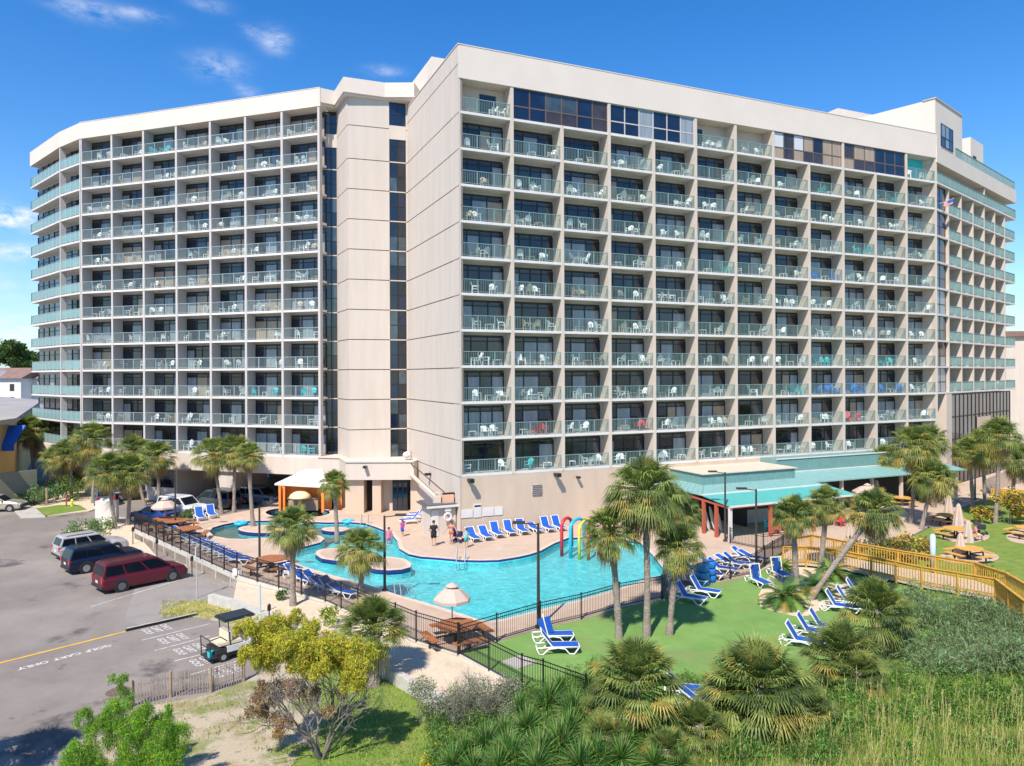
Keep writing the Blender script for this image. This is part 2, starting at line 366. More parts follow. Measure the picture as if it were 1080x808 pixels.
b.box(XL, -17.6, .3, .6, -.6, 2.95, I['stucco']); b.box(-17.6, -17.3, .3, 6, -.6, 2.95, I['stucco']); b.box(-12.2,-10.2,.35,5.5,-.6,2.95,I['stucco'])
b.box(-17.3, 2, 15.4, 15.7, -.6, 2.95, I['fin_grey']); b.box(0, .3, .3, 16, -.6, 2.95, I['stucco'])
for x in (-14.8, -8.2, -4.1): b.box(x-.25, x+.25, 7, 7.5, -.6, 2.95, I['stucco'])
for x in (-24.5, -20.6): b.box(x, x+3.0, .27, .32, .9, 2.7, I['g_dark'])
part('parking_deck', b, T=TL)
# left end: the facade turns away in two steps
def hd(deg): return Vector((math.sin(rad(deg)), math.cos(rad(deg)), 0))
G0 = TL @ Vector((XL-.12, 0, 0)); d1 = hd(-54); G1 = G0 + d1*4.9; d2 = hd(-47.8); G2 = G1 + d2*11.0
i1 = Vector((d1.y, -d1.x, 0)); i2 = Vector((d2.y, -d2.x, 0)); i0 = TL.to_3x3() @ Vector((0,1,0))
def off(a): return [G0+i0*a, G1+(i1+i2).normalized()*a, G2+i2*a]
def p2(v): return (v.x, v.y)
bk = [G2+i2*14-d2*1, G0+i0*14]
def bar2(b, A, B, z, h, w, mi): b.bar(Vector((A.x,A.y,z+h/2)), Vector((B.x,B.y,z+h/2)), w, h, mi)
endp = MB()
for r in range(12):
    z = Z0+FH*r
    rest.prism([p2(v) for v in off(.02)+off(1.7)[::-1]], z, z+.2, I['white'])
    o5 = off(.07)
    o5.append(o5[2]+i2*2.2)
    for A, B in zip(o5, o5[1:]):
        n = max(1, round((B-A).length/1.3))
        bar2(rest, A, B, z+1.22, .05, .06, I['rail_w']); bar2(rest, A, B, z+.28, .04, .04, I['rail_w'])
        for k in range(n+1):
            p = A.lerp(B, k/n); rest.cbox((p.x, p.y, z+.75), (.06,.06,1.1), I['rail_w'])
        n = int((B-A).length/.14)
        for k in range(1, n):
            p = A.lerp(B, k/n); rest.cbox((p.x, p.y, z+.78), (.02,.02,.9), I['rail_w'], rz=.8)
        bar2(rest, A, B, z+.33, .88, .012, I['rglass2'])
wi = [G0+i0*1.7, G1+(i1+i2).normalized()*1.25, G2+i2*.85]
b = MB(); body = [wi[0], wi[1], wi[2]]+bk
b.prism([p2(v) for v in body], Z0-1.7, 39.3, I['fin_grey'])
fas = off(-.05)+[off(-.05)[2]+i2*2.3]; fin_ = off(.35)+[off(.35)[2]+i2*1.6-d2*.0]
b.prism([p2(v) for v in off(-.05)+off(3.)[::-1]], 38.07, 39.78, I['parapet'])
fb = off(-.02)+off(.3)[::-1]; b.prism([p2(v) for v in fb], 2.6, Z0, I['stucco'])
b.prism([p2(v) for v in off(.31)+[bk[0], bk[1]]], 2.7, Z0-.01, I['fin'])
b.prism([p2(v) for v in [off(3)[0], off(3)[1], off(3)[2]-d2*2]+bk], -.6, 2.7, I['stucco'])
part('wall', b)
for A, B, n in ((wi[0], wi[1], 3), (wi[1], wi[2], 6)):
    dd = (B-A).normalized(); nn = Vector((-dd.y, dd.x, 0)); L = (B-A).length
    if nn.dot(i1) > 0: nn = -nn
    for r in range(12):
        z = Z0+FH*r+.25; b = MB()
        for k in range(n):
            p = A.lerp(B, (k+.08)/n)+nn*.02; q = A.lerp(B, (k+.92)/n)+nn*.02
            bar2(b, p, q, z, 2.25, .03, I[rv.choice(['g_dark','g_dark','g_curt','g_blue'])])
        for k in range(n+1):
            p = A.lerp(B, k/n)+nn*.03; b.cbox((p.x,p.y,z+1.13), (.12,.12,2.27), I['bronze'], rz=math.atan2(dd.y,dd.x))
        bar2(b, A+nn*.03, B+nn*.03, z+1.75, .08, .08, I['bronze'])
        part('window', b)
b = MB()
for P, n_, L in ((G0, i0, 1.6), (G1, (i1+i2).normalized(), .6)):
    b.bar(Vector((P.x,P.y,(Z0+38.07)/2)), Vector(((P+n_*L).x,(P+n_*L).y,(Z0+38.07)/2)), .22, 38.07-Z0, I['fin_grey'])
part('balcony_fin', b)
# --- stair tower between the wings
def at(px, Y): return Vector((GX(px, Y), Y, 0))
L0, A1, A2, B0 = at(338.5,71.3), at(357.5,71.6), at(368.7,67.8), at(430.5,69.5)
def panelled(A, B, zs, win=None, top=None, nm='wall'):
    d = (B-A); L = d.length; ang = math.atan2(d.y, d.x); T = Matrix.Translation((A.x, A.y, 0)) @ Matrix.Rotation(ang, 4, 'Z'); b = MB()
    for a, c in zip(zs, zs[1:]):
        for s0, s1 in ([(0, L)] if not win else [(0, win[0]), (win[1], L)]): b.box(s0, s1, -.14, 0, a+.04, c-.04, I['stucco'])
        if win: b.box(win[0], win[1], -.09, 0, a-.05, a+.05, I['fin'])
    if win: b.box(win[0]-.02, win[1]+.02, -.13, 0, zs[-3]+1.55+.6, zs[-2]+.35, I['stucco']); b.box(win[0]-.02, win[1]+.02, -.13, 0, zs[-2]+2.55, zs[-1], I['stucco'])
    part(nm, b, T=T)
    if win:
        for a, c in zip(zs[1:], zs[2:]):
            g = MB(); n = 2; W = win[1]-win[0]
            for k in range(n):
                for q in range(2):
                    g.box(win[0]+W*k/n+.05, win[0]+W*(k+1)/n-.05, -.05, -.01, a+.07+(c-a-.12)*q/2, a+.04+(c-a-.12)*(q+1)/2, I[rv.choice(['g_dark','g_blue','g_dark','g_grey'])])
            for k in range(n+1): g.box(win[0]+W*k/n-.04, win[0]+W*k/n+.04, -.085, -.008, a+.06, c-.06, I['bronze'])
            g.box(win[0], win[1], -.08, -.007, (a+c)/2-.03, (a+c)/2+.03, I['bronze'])
            part('window', g, T=T)
ztw = [3.0] + [Z0+FH*k for k in range(11)] + [35.36+.3, 38.45]
core = [L0, A1, A2, B0]; bi = Vector((-UY, UX, 0))
b = MB(); b.prism([p2(v) for v in core+[B0+Vector((2,8,0)), L0+Vector((3,8,0))]], -.6, 38.4, I['groove'])
part('wall', b)
def sx(A, B, px):
    d = (B-A).normalized(); k = (px-540)/F; return (A.y*k-A.x)/(d.x-d.y*k)
LA1 = (L0, A1)
panelled(L0, A1, ztw, (sx(L0,A1,343), sx(L0,A1,356.8)))
panelled(A1, A2, ztw)
panelled(A2, B0, ztw, (sx(A2,B0,411.3), sx(A2,B0,428.8)))
# tower roof band
fo = [at(337.5,69.4), at(354,70.2), at(363.5,66.9), at(407,68.3), at(438,68.3)]
b = MB(); b.prism([p2(v) for v in fo+[B0+Vector((2,6,0)), L0+Vector((2,6,0))]], 38.45, 39.8, I['parapet']); b.prism([p2(v) for v in [v+Vector((0,.25,0)) for v in fo]+[B0+Vector((2,6,0)), L0+Vector((2,6,0))]], 38.25, 38.45, I['parapet'])
part('roof', b)
# roof rooms
b = MB(); b.box(1.7, 9, 12.3, 19, 37, 42.1, I['parapet']); part('roof_room', b, T=TR)
b = MB(); p = at(885, 88); b.prism([p2(v) for v in (p, p+Vector((UX,UY,0))*8, p+Vector((UX,UY,0))*8+bi*8, p+bi*5.5)], 37, 44.4, I['parapet']); part('roof_room', b)
# base of the tower: canopy band, pillars, doors, stair along the end wall
cn = [at(335,69.3), at(357,68.8), at(364,65.4), at(436,65.4), at(441,66.6)]
b = MB(); b.prism([p2(v) for v in cn+[B0+Vector((.6,2,0)), L0+Vector((0,1,0))]], 3.05, 4.62, I['stucco']); b.prism([p2(v) for v in [v+Vector((0,-.1,0)) for v in cn]+[B0+Vector((.6,2,0)), L0+Vector((0,1,0))]], 4.62, 4.72, I['stucco'])
for x0, x1, y in ((364.5,384,66.2),(393,402,66.2),(433,442,66.6)): 
    A = at(x0, y); B = at(x1, y); b.box(A.x, B.x, y-.35, y+1.5, 0, 3.05, I['stucco_tan'])
b.box(at(338,1).x*69, at(364,1).x*68, 68.8, 69.3, 0, 3.05, I['stucco_tan'])
part('entrance_canopy', b)
b = MB(); A = at(413.5, 66.9); B = at(429.5, 66.9); b.box(A.x, B.x, 66.9, 67.0, 0, 2.9, I['bronze'])
W = (B.x-A.x)
for k in range(3): b.box(A.x+W*k/3+.06, A.x+W*(k+1)/3-.06, 66.87, 66.9, .1, 2.8, I['g_blue'])
part('door', b)
b = MB(); A = at(385, 67.3); B = at(392.5, 67.3); b.box(A.x, B.x, 67.3, 67.4, 0, 2.9, I['room']); part('door', b)
b = MB(); A = at(402, 66.8); B = at(413, 66.8); b.box(A.x, B.x, 67.2, 67.3, 0, 3.0, I['fin']); part('wall', b)
b = MB()
P0 = TR @ Vector((-.9, 12.2, 0)); P1 = TR @ Vector((-.9, 1.2, 0))
b.bar(P0+Vector((0,0,3.7)), P1+Vector((0,0,2.3)), .3, .16, I['stucco']); b.bar(P0+Vector((0,0,4.7)), P1+Vector((0,0,3.3)), .06, .06, I['bronze']); 
part('stair', b)
b = MB(); b.box(-.6, -.05, -.14, .14, -.1, .1, I['bronze']); part('wall_light', b, T=TR @ Matrix.Translation((0, 7.4, 3.9)))
pp = at(385,65.3); b = MB(); b.box(-.14,.14,-.55,0,-.1,.1,I['bronze']); part('wall_light', b, T=Matrix.Translation((pp.x, pp.y+.05, 4.25)))
b = MB(); pp = at(429,66.2); b.lathe([(.02,-.35),(.3,-.2),(.42,0),(.3,.2),(.02,.32)], 14, I['white'], (pp.x, pp.y, 5.2)); b.box(pp.x-.05, pp.x+.05, pp.y, pp.y+3, 5.1, 5.2, I['bronze']); part('satellite_dish', b, smooth=True)
# --- right end, turning away
RB = 4.08; XR = 3.85+5*RB
slabE = slab_mb(RB-.24, 1.9); railE = rail_mb(RB-.24, 'rglass2', I['rail']); doorsE = [door_mb(RB-.24, 1.9, rv) for _ in range(5)]
for r in range(2, 10):
    z = Z0+FH*r
    for i in range(5):
        T = TE @ Matrix.Translation((3.85+i*RB+.12, .02, z)); merge(rest, slabE, T); merge(rest, railE, T); merge(rest, doorsE[rv.randrange(5)], T); BALC.append((T, RB-.24, 'far', i, r))
    T = TE @ Matrix.Translation((XR+.12, .02, z)); q = slab_mb(4.3, 3.2); merge(rest, q, T); merge(rest, rail_mb(4.3, 'rglass2', I['rail']), T); merge(rest, rail_mb(3.1, 'rglass2', I['rail']), T @ Matrix.Translation((4.3,.02,0)) @ Matrix.Rotation(PI/2, 4, 'Z'))
    q = MB(); q.box(.14, 3.73, .02, 1.9, z, z+.2, I['white']); merge(rest, q, TE)
z = Z0+FH*10; q = slab_mb(28.6, 3.0); merge(rest, q, TE @ Matrix.Translation((.14,-.1,z))); merge(rest, rail_mb(28.6, 'rglass2', I['rail']), TE @ Matrix.Translation((.14,-.1,z))); merge(rest, rail_mb(3, 'rglass2', I['rail']), TE @ Matrix.Translation((28.7,-.1,z)) @ Matrix.Rotation(PI/2,4,'Z'))
zt = 36.5; merge(rest, rail_mb(22.5, 'rglass2', I['rail'], z0=0), TE @ Matrix.Translation((6.0,-.05,zt))); merge(rest, rail_mb(3, 'rglass2', I['rail'], z0=0), TE @ Matrix.Translation((28.5,-.05,zt)) @ Matrix.Rotation(PI/2,4,'Z'))
for i in range(6):
    b = MB(); b.box(-.12, .12, 0, 1.9, Z0+FH*2, Z0+FH*10, I['fin']); part('balcony_fin', b, T=TE @ Matrix.Translation((3.85+i*RB, 0, 0)))
b = MB(); b.box(-.12,.12,0,2.0,Z0+FH*10+.2,34.8,I['fin']); part('balcony_fin', b, T=TE @ Matrix.Translation((16.2,0,0)))
b = MB()
b.box(.5, XR, 1.9, 14, 0, 34.79, I['stucco']); b.box(0, 28.8, -.1, 4, 34.8, 36.5, I['parapet']); b.box(0.2, 26, 4, 14, 34.8, 36.5, I['parapet'])
b.box(0, .14, 0, 1.9, 0, 34.8, I['fin']); b.box(2.6, 4.2, -.1, 1.9, 0, 10.1, I['fin']); b.box(.2, 2.6, 1.2, 1.9, 0, 10.1, I['room'])
part('wall', b, T=TE)
kk = [(B_,D),(D,B_),(N_,N_),(B_,B_),(N_,B_),(D,D),(C_,D),(B_,N_)]
for r in range(2, 10):
    z = Z0+FH*r+.2; rr_ = ('g_red','g_red') if r == 8 else (('g_curt','g_curt') if r in (2,5) else None)
    b = MB()
    glazed(0, 2, [rr_, rr_] if rr_ else [kk[r-2], kk[(r+3)%8]], I['bronze'], T=TE, W=3.45, z0=z, z1=z+2.6, y=.3, x0=.16)
# roof rooms on the far end
b = MB(); b.box(0.05, 8.4, .05, 1.2, 36.5, 41.6, I['parapet']); b.box(.05, 6.2, 1.2, 10, 36.5, 41.6, I['parapet']); b.box(-.05,8.5,-.05,1.25,41.6,41.7,I['stucco_tan'])
part('roof_room', b, T=TE)
b = MB(); b.prism([p2(v) for v in (E0+bi*.1, E0+bi*9, E0+bi*9+Vector((4,2,0)), TE @ Vector((3,.2,0)))], 37, 41.6, I['parapet']); part('roof_room', b)
glazed(0, 3, [(B_,C_),(C_,C_),(B_,B_)], I['bronze'], T=TE, W=3.6, z0=36.9, z1=39.3, y=-.02, x0=1.6)
b = MB(); b.box(16.6, 21.4, 1.6, 12, 36.5, 41.4, I['parapet']); b.box(21.4, 22.4, 1.6, 10, 36.5, 38.6, I['parapet']); b.box(17.4, 18.6, 1.55, 1.62, 38.4, 39.3, I['room']); part('roof_room', b, T=TE)
# glass pavilion under the far end
b = MB(); b.box(4.6, 26.4, .2, 1.85, 0, 10.05, I['room'])
n = 16
for k in range(n):
    for q in range(4):
        b.box(4.6+21.8*k/n+.05, 4.6+21.8*(k+1)/n-.05, .1, .15, .1+2.5*q, 2.5*q+2.45, I[rv.choice(['g_dark','g_grey','g_blue','g_brown','g_dark'] if q < 3 else ['g_dark','g_grey'])])
for k in range(n+1): b.box(4.6+21.8*k/n-.05, 4.6+21.8*k/n+.05, .04, .19, 0, 10.05, I['bronze'])
for q in range(5): b.box(4.6, 26.4, .06, .18, 2.5*q-.0, 2.5*q+.08, I['bronze'])
b.box(13, 18, -.02, .0, 3, 7.2, I['stucco_tan'])
part('glass_hall', b, T=TE)
bo = rest.build('balcony', BM, hotel); bo['kind'] = 'stuff'
# ------------------------------------------------------------------ ground, paving, pool
def L2(*pts, z=0.0): return [p2(G(x, y, z)) for x, y in pts]
M['asphalt'] = layered('asphalt', (.215,.182,.158), [((.30,.26,.222), .13, .42, .60), ((.115,.10,.092), .19, .58, .64), ((.25,.215,.185), 1.6, .45, .75), ((.13,.115,.105), .9, .66, .72), ((.35,.32,.28), 5, .62, .8)], bump=.25, bscale=30)
M['concrete'] = layered('pale_concrete', (.46,.42,.37), [((.36,.33,.29), .8, .5, .7), ((.52,.48,.43), 3, .5, .8)], bump=.15)
M['deck'] = layered('pool_deck_concrete', (.52,.385,.285), [((.44,.315,.225), .35, .5, .72), ((.56,.45,.36), 1.3, .5, .8), ((.36,.27,.21), 2.5, .64, .80)], bump=.1)
M['sand'] = layered('sand', (.62,.50,.36), [((.52,.42,.29), 1.2, .5, .7), ((.70,.60,.46), 4, .5, .8), ((.30,.24,.14), 3, .66, .78)], bump=.5, bscale=12)
M['turf'] = layered('artificial_turf', (.175,.31,.078), [((.14,.26,.06), .4, .45, .7), ((.22,.34,.10), 1.3, .5, .75), ((.20,.25,.09), .25, .55, .7)], bump=.3, bscale=60)
M['lawn'] = layered('lawn_grass', (.17,.25,.04), [((.25,.28,.07), .8, .45, .7), ((.09,.19,.025), 2.2, .5, .75), ((.30,.28,.12), 1.7, .62, .8)], bump=.7, bscale=25)
M['scrub'] = layered('sandy_scrub', (.46,.38,.27), [((.19,.23,.06), .45, .53, .62), ((.32,.26,.13), .8, .5, .66), ((.15,.21,.045), 2.6, .60, .72), ((.55,.47,.36), 3.5, .6, .8)], bump=.8, bscale=15)
M['dune'] = layered('dune_ground', (.15,.21,.05), [((.18,.21,.07), .7, .48, .68), ((.06,.10,.02), 2.2, .5, .7), ((.34,.29,.16), 1.1, .60, .8)], bump=.8, bscale=12)
M['earth'] = layered('earth', (.30,.26,.18), [((.12,.16,.05), .02, .45, .6), ((.20,.2,.1), .1, .5, .7)])
M['tile'] = mat('navy_tile', (.015,.02,.10), .3, col2=(.03,.04,.20), scale=30, lo=.45, hi=.55)
M['poolfloor'] = mat('pool_plaster', (.16,.62,.65), .6, var=.12, scale=1.2)
M['yellow'] = mat('yellow_paint', (.75,.42,.03), .6, var=.15, scale=2); M['wpaint'] = mat('road_white', (.60,.57,.53), .7, col2=(.30,.27,.25), scale=5, lo=.48, hi=.72)
M['kerb'] = mat('kerb_concrete', (.50,.47,.42), .85, var=.1, scale=3)
wt = bpy.data.materials.new('pool_water'); wt.use_nodes = True; n_ = wt.node_tree; b_ = n_.nodes['Principled BSDF']; ou = n_.nodes['Material Output']
n_.nodes.remove(b_); tr = n_.nodes.new('ShaderNodeBsdfTransparent'); gl = n_.nodes.new('ShaderNodeBsdfGlossy'); gl.inputs['Roughness'].default_value = .05
tcw = n_.nodes.new('ShaderNodeTexCoord'); nw = n_.nodes.new('ShaderNodeTexNoise'); nw.inputs['Scale'].default_value = 3.6; nw.inputs['Detail'].default_value = 5; nw.inputs['Distortion'].default_value = .6
n_.links.new(tcw.outputs['Object'], nw.inputs['Vector']); rw = n_.nodes.new('ShaderNodeValToRGB'); n_.links.new(nw.outputs['Fac'], rw.inputs['Fac'])
rw.color_ramp.elements[0].position = .38; rw.color_ramp.elements[0].color = (.44,.80,.84,1); rw.color_ramp.elements[1].position = .66; rw.color_ramp.elements[1].color = (.84,.99,.99,1)  # mottled pale and deep tint puts the water's sparkle into the colour
n_.links.new(rw.outputs[0], tr.inputs['Color']); bw = n_.nodes.new('ShaderNodeBump'); bw.inputs['Strength'].default_value = .55; bw.inputs['Distance'].default_value = .08
n_.links.new(nw.outputs['Fac'], bw.inputs['Height']); n_.links.new(bw.outputs[0], gl.inputs['Normal']); fr = n_.nodes.new('ShaderNodeFresnel'); fr.inputs[0].default_value = 1.33; n_.links.new(bw.outputs[0], fr.inputs['Normal'])
mw = n_.nodes.new('ShaderNodeMixShader'); n_.links.new(fr.outputs[0], mw.inputs[0]); n_.links.new(tr.outputs[0], mw.inputs[1]); n_.links.new(gl.outputs[0], mw.inputs[2]); n_.links.new(mw.outputs[0], ou.inputs['Surface'])
M['water'] = wt

b = MB(); b.sheet([[(-900,2),(900,2),(900,1800),(-900,1800)]], -.7); struct(b.build('ground', M['earth']))
# parking lot
asp = [(-70,110), (0,95), p2(G(300,590,-.5)), p2(G(262,626,-.5))] + L2((246,632),(205,641),(176,646),(207,650.5),(230,655),(276,672),(282,706),(256,720),(220,733),(139,748),(84,795),(60,835), z=-.5) + [(-30,14), (-120,14), (-160,110)]
b = MB(); b.prism(asp, -.68, -.5); struct(b.build('parking_lot', M['asphalt']))
# deck with the pool cut into it
WB = [G(142,569,-.5), G(200,597,-.5), G(250,621,-.5), G(343,636), G(439,678), G(483,692), G(548,725.5)]
pool = L2((221,561),(224,556.5),(236,553),(249,550.6),(262,549.5),(285,549),(320,550),(345,551),(368,550.5),(385,552),(397,556),(412,562),(419,570.5),(421,578.5),(431,584.3),(444,587),(459,588),(487,590.5),(507,591),(526,590.5),(548,587),(560,584.3),(570.7,580.7),(585,572.8),(599.4,567.2),(640,566),(675,572),(688,585),(703,604),(698,607),(690,608),(667,616),(640,624),(609,633),(570,642.7),(545,649),(531,652.8),(518,655),(506,653.5),(495,650),(464,640),(440,633),(417,626.5),(387,616.5),(358,608.6),(341.6,604),(321,597.5),(304,591),(299.5,586),(301,582),(308,579),(323,576),(338,572),(342.5,568),(338,565),(326,563.8),(310,565.5),(285,567.5),(273,567.5),(258,568.5),(241,568),(226,565.5))
isl = [L2(*[(276+25*math.cos(a), 557.8+4.2*math.sin(a)) for a in [k*PI/10 for k in range(20)]]),
       L2(*[(355+16*math.cos(a), 558.2+2.4*math.sin(a)) for a in [k*PI/8 for k in range(16)]]),
       L2((332.5,584.5),(334,581),(340,579),(350,578),(366,577.7),(376,580),(384,584.5),(396,587),(415,587.5),(427,589.5),(434,594),(433,598),(424,600.5),(410,601.5),(396,600.5),(386,597.5),(378,593.5),(366,591.5),(352,591),(339,589))]
kid = L2(*[(314+34*math.cos(a), 540.5+5.5*math.sin(a)) for a in [k*PI/12 for k in range(24)]])
deck = [p2(WB[0]), p2(WB[1]), p2(WB[2]), p2(WB[3]), p2(WB[4]), p2(WB[5])] + L2((524,677),(570,663),(613,653.2),(653.5,641),(698,632.5),(739,617),(770,611.4),(798,605.5),(815,598),(838,584),(868,577),(905,574),(940,577),(985,552),(1012,536),(1042,524),(1110,520),(1200,518)) + [(110,100),(60,118),(-60,110)] + L2((291,532),(262,538),(235,543.5),(214,549),(186,551),(143,556))
b = MB(); b.sheet([deck, pool, kid], 0); b.strip(deck, -.7, 0)
for l in isl: b.sheet([l], 0.0)
struct(b.build('pool_deck', M['deck']))
def centroid(l): return (sum(p[0] for p in l)/len(l), sum(p[1] for p in l)/len(l))
b = MB()
for l in [pool, kid]:
    b.strip(l, -.16, -.012, 0); b.strip(l, -.66, -.16, 1); b.strip(l, -.012, 0, 2)
for l in isl:
    b.strip(l, -.30, -.012, 0); b.strip(l, -.66, -.30, 1); b.strip(l, -.012, 0, 2)
b.sheet([pool], -.66, 1); b.sheet([kid], -.5, 1)
b.box(*[f(G(526,591).x for _ in (0,)) for f in ()]) if False else None
struct(b.build('pool_shell', [M['tile'], M['poolfloor'], M['wpaint']]))
b = MB(); b.sheet([pool]+isl, -.20); struct(b.build('pool_water', M['water'], smooth=False))
b = MB(); b.sheet([kid], -.12); struct(b.build('pool_water', M['water']))
# coping of paler concrete round pool and islands
def ring(l, w, z):
    n = len(l); c = []
    for i in range(n):
        a = Vector(l[i-1]); p = Vector(l[i]); q = Vector(l[(i+1)%n]); t = (q-a).normalized(); c.append(Vector((t.y,-t.x)))
    A = sum(l[i][0]*l[(i+1)%n][1]-l[(i+1)%n][0]*l[i][1] for i in range(n)); s = 1 if A > 0 else -1
    return [(l[i][0]+c[i].x*w*s, l[i][1]+c[i].y*w*s) for i in range(n)]
b = MB()
for l, s in ((pool,1),(kid,1),(isl[0],-1),(isl[1],-1),(isl[2],-1)):
    o = ring(l, .32*s, 0); n = len(l); b.add([(x,y,.004) for x,y in l]+[(x,y,.004) for x,y in o], [(i,(i+1)%n,n+(i+1)%n,n+i) if s<0 else (i,n+i,n+(i+1)%n,(i+1)%n) for i in range(n)])
struct(b.build('pool_coping', mat('coping', (.60,.47,.37), .8, var=.08, scale=2)))
# retaining wall below the fence
M['block'] = mat('block_wall', (.55,.51,.44), .9, var=.07, scale=1.5, bump=.3, bscale=8)
b = MB(); ztop = [.34,.33,.30,.10,.08,.07,.06]
for i in range(len(WB)-1):
    A, B = WB[i], WB[i+1]; d = (B-A).normalized(); nrm = Vector((-d.y, d.x, 0))*.2
    A_ = A.copy(); B_ = B + d*.1; vs = []
    for P, z in ((A_,ztop[i]),(B_,ztop[i+1])):
        vs += [(P.x,P.y,-.68),((P+nrm).x,(P+nrm).y,-.68),((P+nrm).x,(P+nrm).y,z),(P.x,P.y,z)]
    b.add(vs, [(0,1,2,3),(7,6,5,4),(0,4,5,1),(1,5,6,2),(2,6,7,3),(3,7,4,0)])
    L = (B-A).length; k = 0
    while k*2.2 < L:
        p = A+d*(k*2.2); 
        if i < 2: b.bar((p.x-nrm.x*.1,p.y-nrm.y*.1,-.6),(p.x-nrm.x*.1,p.y-nrm.y*.1,.33),.05,.05,0)
        k += 1
o = b.build('retaining_wall', M['block']); tag(o, 'long pale concrete block retaining wall between the car park and the black pool fence', 'wall')
# sand bed and its low wall
lw = [(222,628),(245,634),(269,643),(311,661),(353,678),(411,705.5),(450,728.5),(478,744)]
bed = [p2(WB[2]), p2(WB[3]), p2(WB[4]), p2(WB[5]), p2(WB[6])] + L2((552,752),(500,752),(478,741),(450,726),(411,703),(353,676),(311,659),(269,641),(246,632))
b = MB(); b.prism(bed, -.68, -.03); struct(b.build('sand_bed', M['sand']))
b = MB()
for (a, c) in zip(lw, lw[1:]):
    A = G(*a, -.02); B = G(*c, -.02); A.z = B.z = -.30; b.bar(A, B, .34, .72)
o = b.build('low_wall', M['kerb']); tag(o, 'low grey concrete wall holding the sand bed above the grass', 'wall')
# weeds strip and foreground scrub, left
scr = L2((282,706),(256,720),(220,733),(139,748),(84,795),(60,835),(-40,900),(560,900),(600,770),(478,747),(450,730),(411,707),(353,680),(311,663),(280,650),(246,634),(205,641),(176,646),(207,650.5),(230,655),(276,672), z=-.47)
b = MB(); b.prism(scr, -.69, -.47); struct(b.build('sandy_verge', M['scrub']))
lw_ = L2((352,690),(411,712),(450,736),(520,752),(545,800),(540,850),(330,860),(300,815),(345,760),(335,725), z=-.46)
b = MB(); b.sheet([lw_], -.462); struct(b.build('lawn', M['lawn']))
# turf and lawns
turf = [p2(WB[5]+Vector((0,.05,0)))] + L2((524,678),(570,664),(613,654.2),(653.5,642),(698,633.5),(739,618),(770,612.4),(797,606.5),(806,600),(835,590),(900,600),(1010,640),(1020,700),(900,780),(640,800),(600,754),(572,733),(549,722))
b = MB(); b.prism(turf, -.69, .02); struct(b.build('turf', M['turf']))
bedp = L2((802,640),(815,645),(838,650.5),(852,650),(862,645),(880,640),(905,628),(900,612),(860,600),(838,598),(812,606),(800,628))
b = MB(); b.sheet([bedp], .027); struct(b.build('sand_bed', M['sand']))
rl = L2((868,579),(905,576),(940,579),(985,554),(1012,538),(1042,526),(1110,522),(1250,540),(1300,700),(1000,700),(900,620),(850,600))
b = MB(); b.prism(rl, -.69, .012); struct(b.build('lawn', M['lawn']))
b = MB()
for x, y, rx, ry in ((1000,552,26,6),(1018,566,26,6.5),(1022,588,32,7),(1085,566,24,8)):
    b.sheet([L2(*[(x+rx*math.cos(k*PI/9), y+ry*math.sin(k*PI/9)) for k in range(18)])], .018)
b.sheet([L2((1000,540),(1030,528),(1100,545),(1200,570),(1200,580),(1060,546),(1040,541),(1012,548))], .016, 0) if False else None
struct(b.build('paving', M['deck']))
# dunes in front: terrain that rises towards the right foreground
def sm(x): x = max(0, min(1, x)); return x*x*(3-2*x)
def dune(x, y):
    e = sm((x+3.5)/5); Y0 = 27.5+min(6,max(0,(x-2)*.36)); return e*(1.35*sm((Y0-y)/7)) - .05 + .12*math.sin(x*.9+1)*math.cos(y*.7)*sm((Y0-2-y)/5)*e
b = MB(); NX, NY = 110, 60; x0, x1, y0, y1 = -4.5, 50, 12, 34.8
vs = []; 
for j in range(NY+1):
    for i in range(NX+1):
        x = x0+(x1-x0)*i/NX; y = y0+(y1-y0)*j/NY; z = dune(x, y)
        if x < -3: z = -.6
        vs.append((x, y, z))
b.add(vs, [(j*(NX+1)+i, j*(NX+1)+i+1, (j+1)*(NX+1)+i+1, (j+1)*(NX+1)+i) for j in range(NY) for i in range(NX)])
struct(b.build('dune_terrain', M['dune'], smooth=True))
# left: kerbed islands, pavement
b = MB(); b.prism(L2((20,515),(100,510),(117,533),(94,540),(50,545),(40,536),(20,533), z=-.5), -.6, -.40); struct(b.build('planting_island', M['sand']))
b = MB(); b.sheet([L2((38,536),(62,532.5),(84,532.5),(92,537.5),(48,544), z=-.39)], -.392); struct(b.build('lawn', M['lawn']))
b = MB(); b.prism(L2((5,528),(28,527),(48,545),(22,546), z=-.42), -.6, -.42); struct(b.build('pavement', M['concrete']))
b = MB(); b.prism(L2((-60,505),(25,508),(30,524),(-60,530), z=-.42), -.6, -.42); struct(b.build('lawn', M['lawn']))
b = MB(); b.prism(L2((118,545),(146,548),(146,566),(168,590),(135,584),(112,572),(60,580),(72,560), z=-.45), -.6, -.42); struct(b.build('sand_bed', M['sand']))
b = MB(); b.sheet([L2((150,600),(205,605),(262,628),(200,642),(150,660),(130,655), z=-.5)], -.494); struct(b.build('pavement', layered('worn_concrete', (.29,.26,.23), [((.24,.215,.19), .7, .5, .7),((.20,.18,.16), 3, .6, .8)], bump=.2)))
b = MB(); b.sheet([L2((166,646.5),(182,640),(205,634),(228,636),(250,641),(262,650),(232,652),(207,649),(190,648), z=-.48)], -.466); struct(b.build('weeds', layered('dry_weeds', (.42,.33,.12), [((.22,.25,.05), 1.2, .5, .65), ((.5,.42,.28), 2, .55, .7)], bump=.8)))
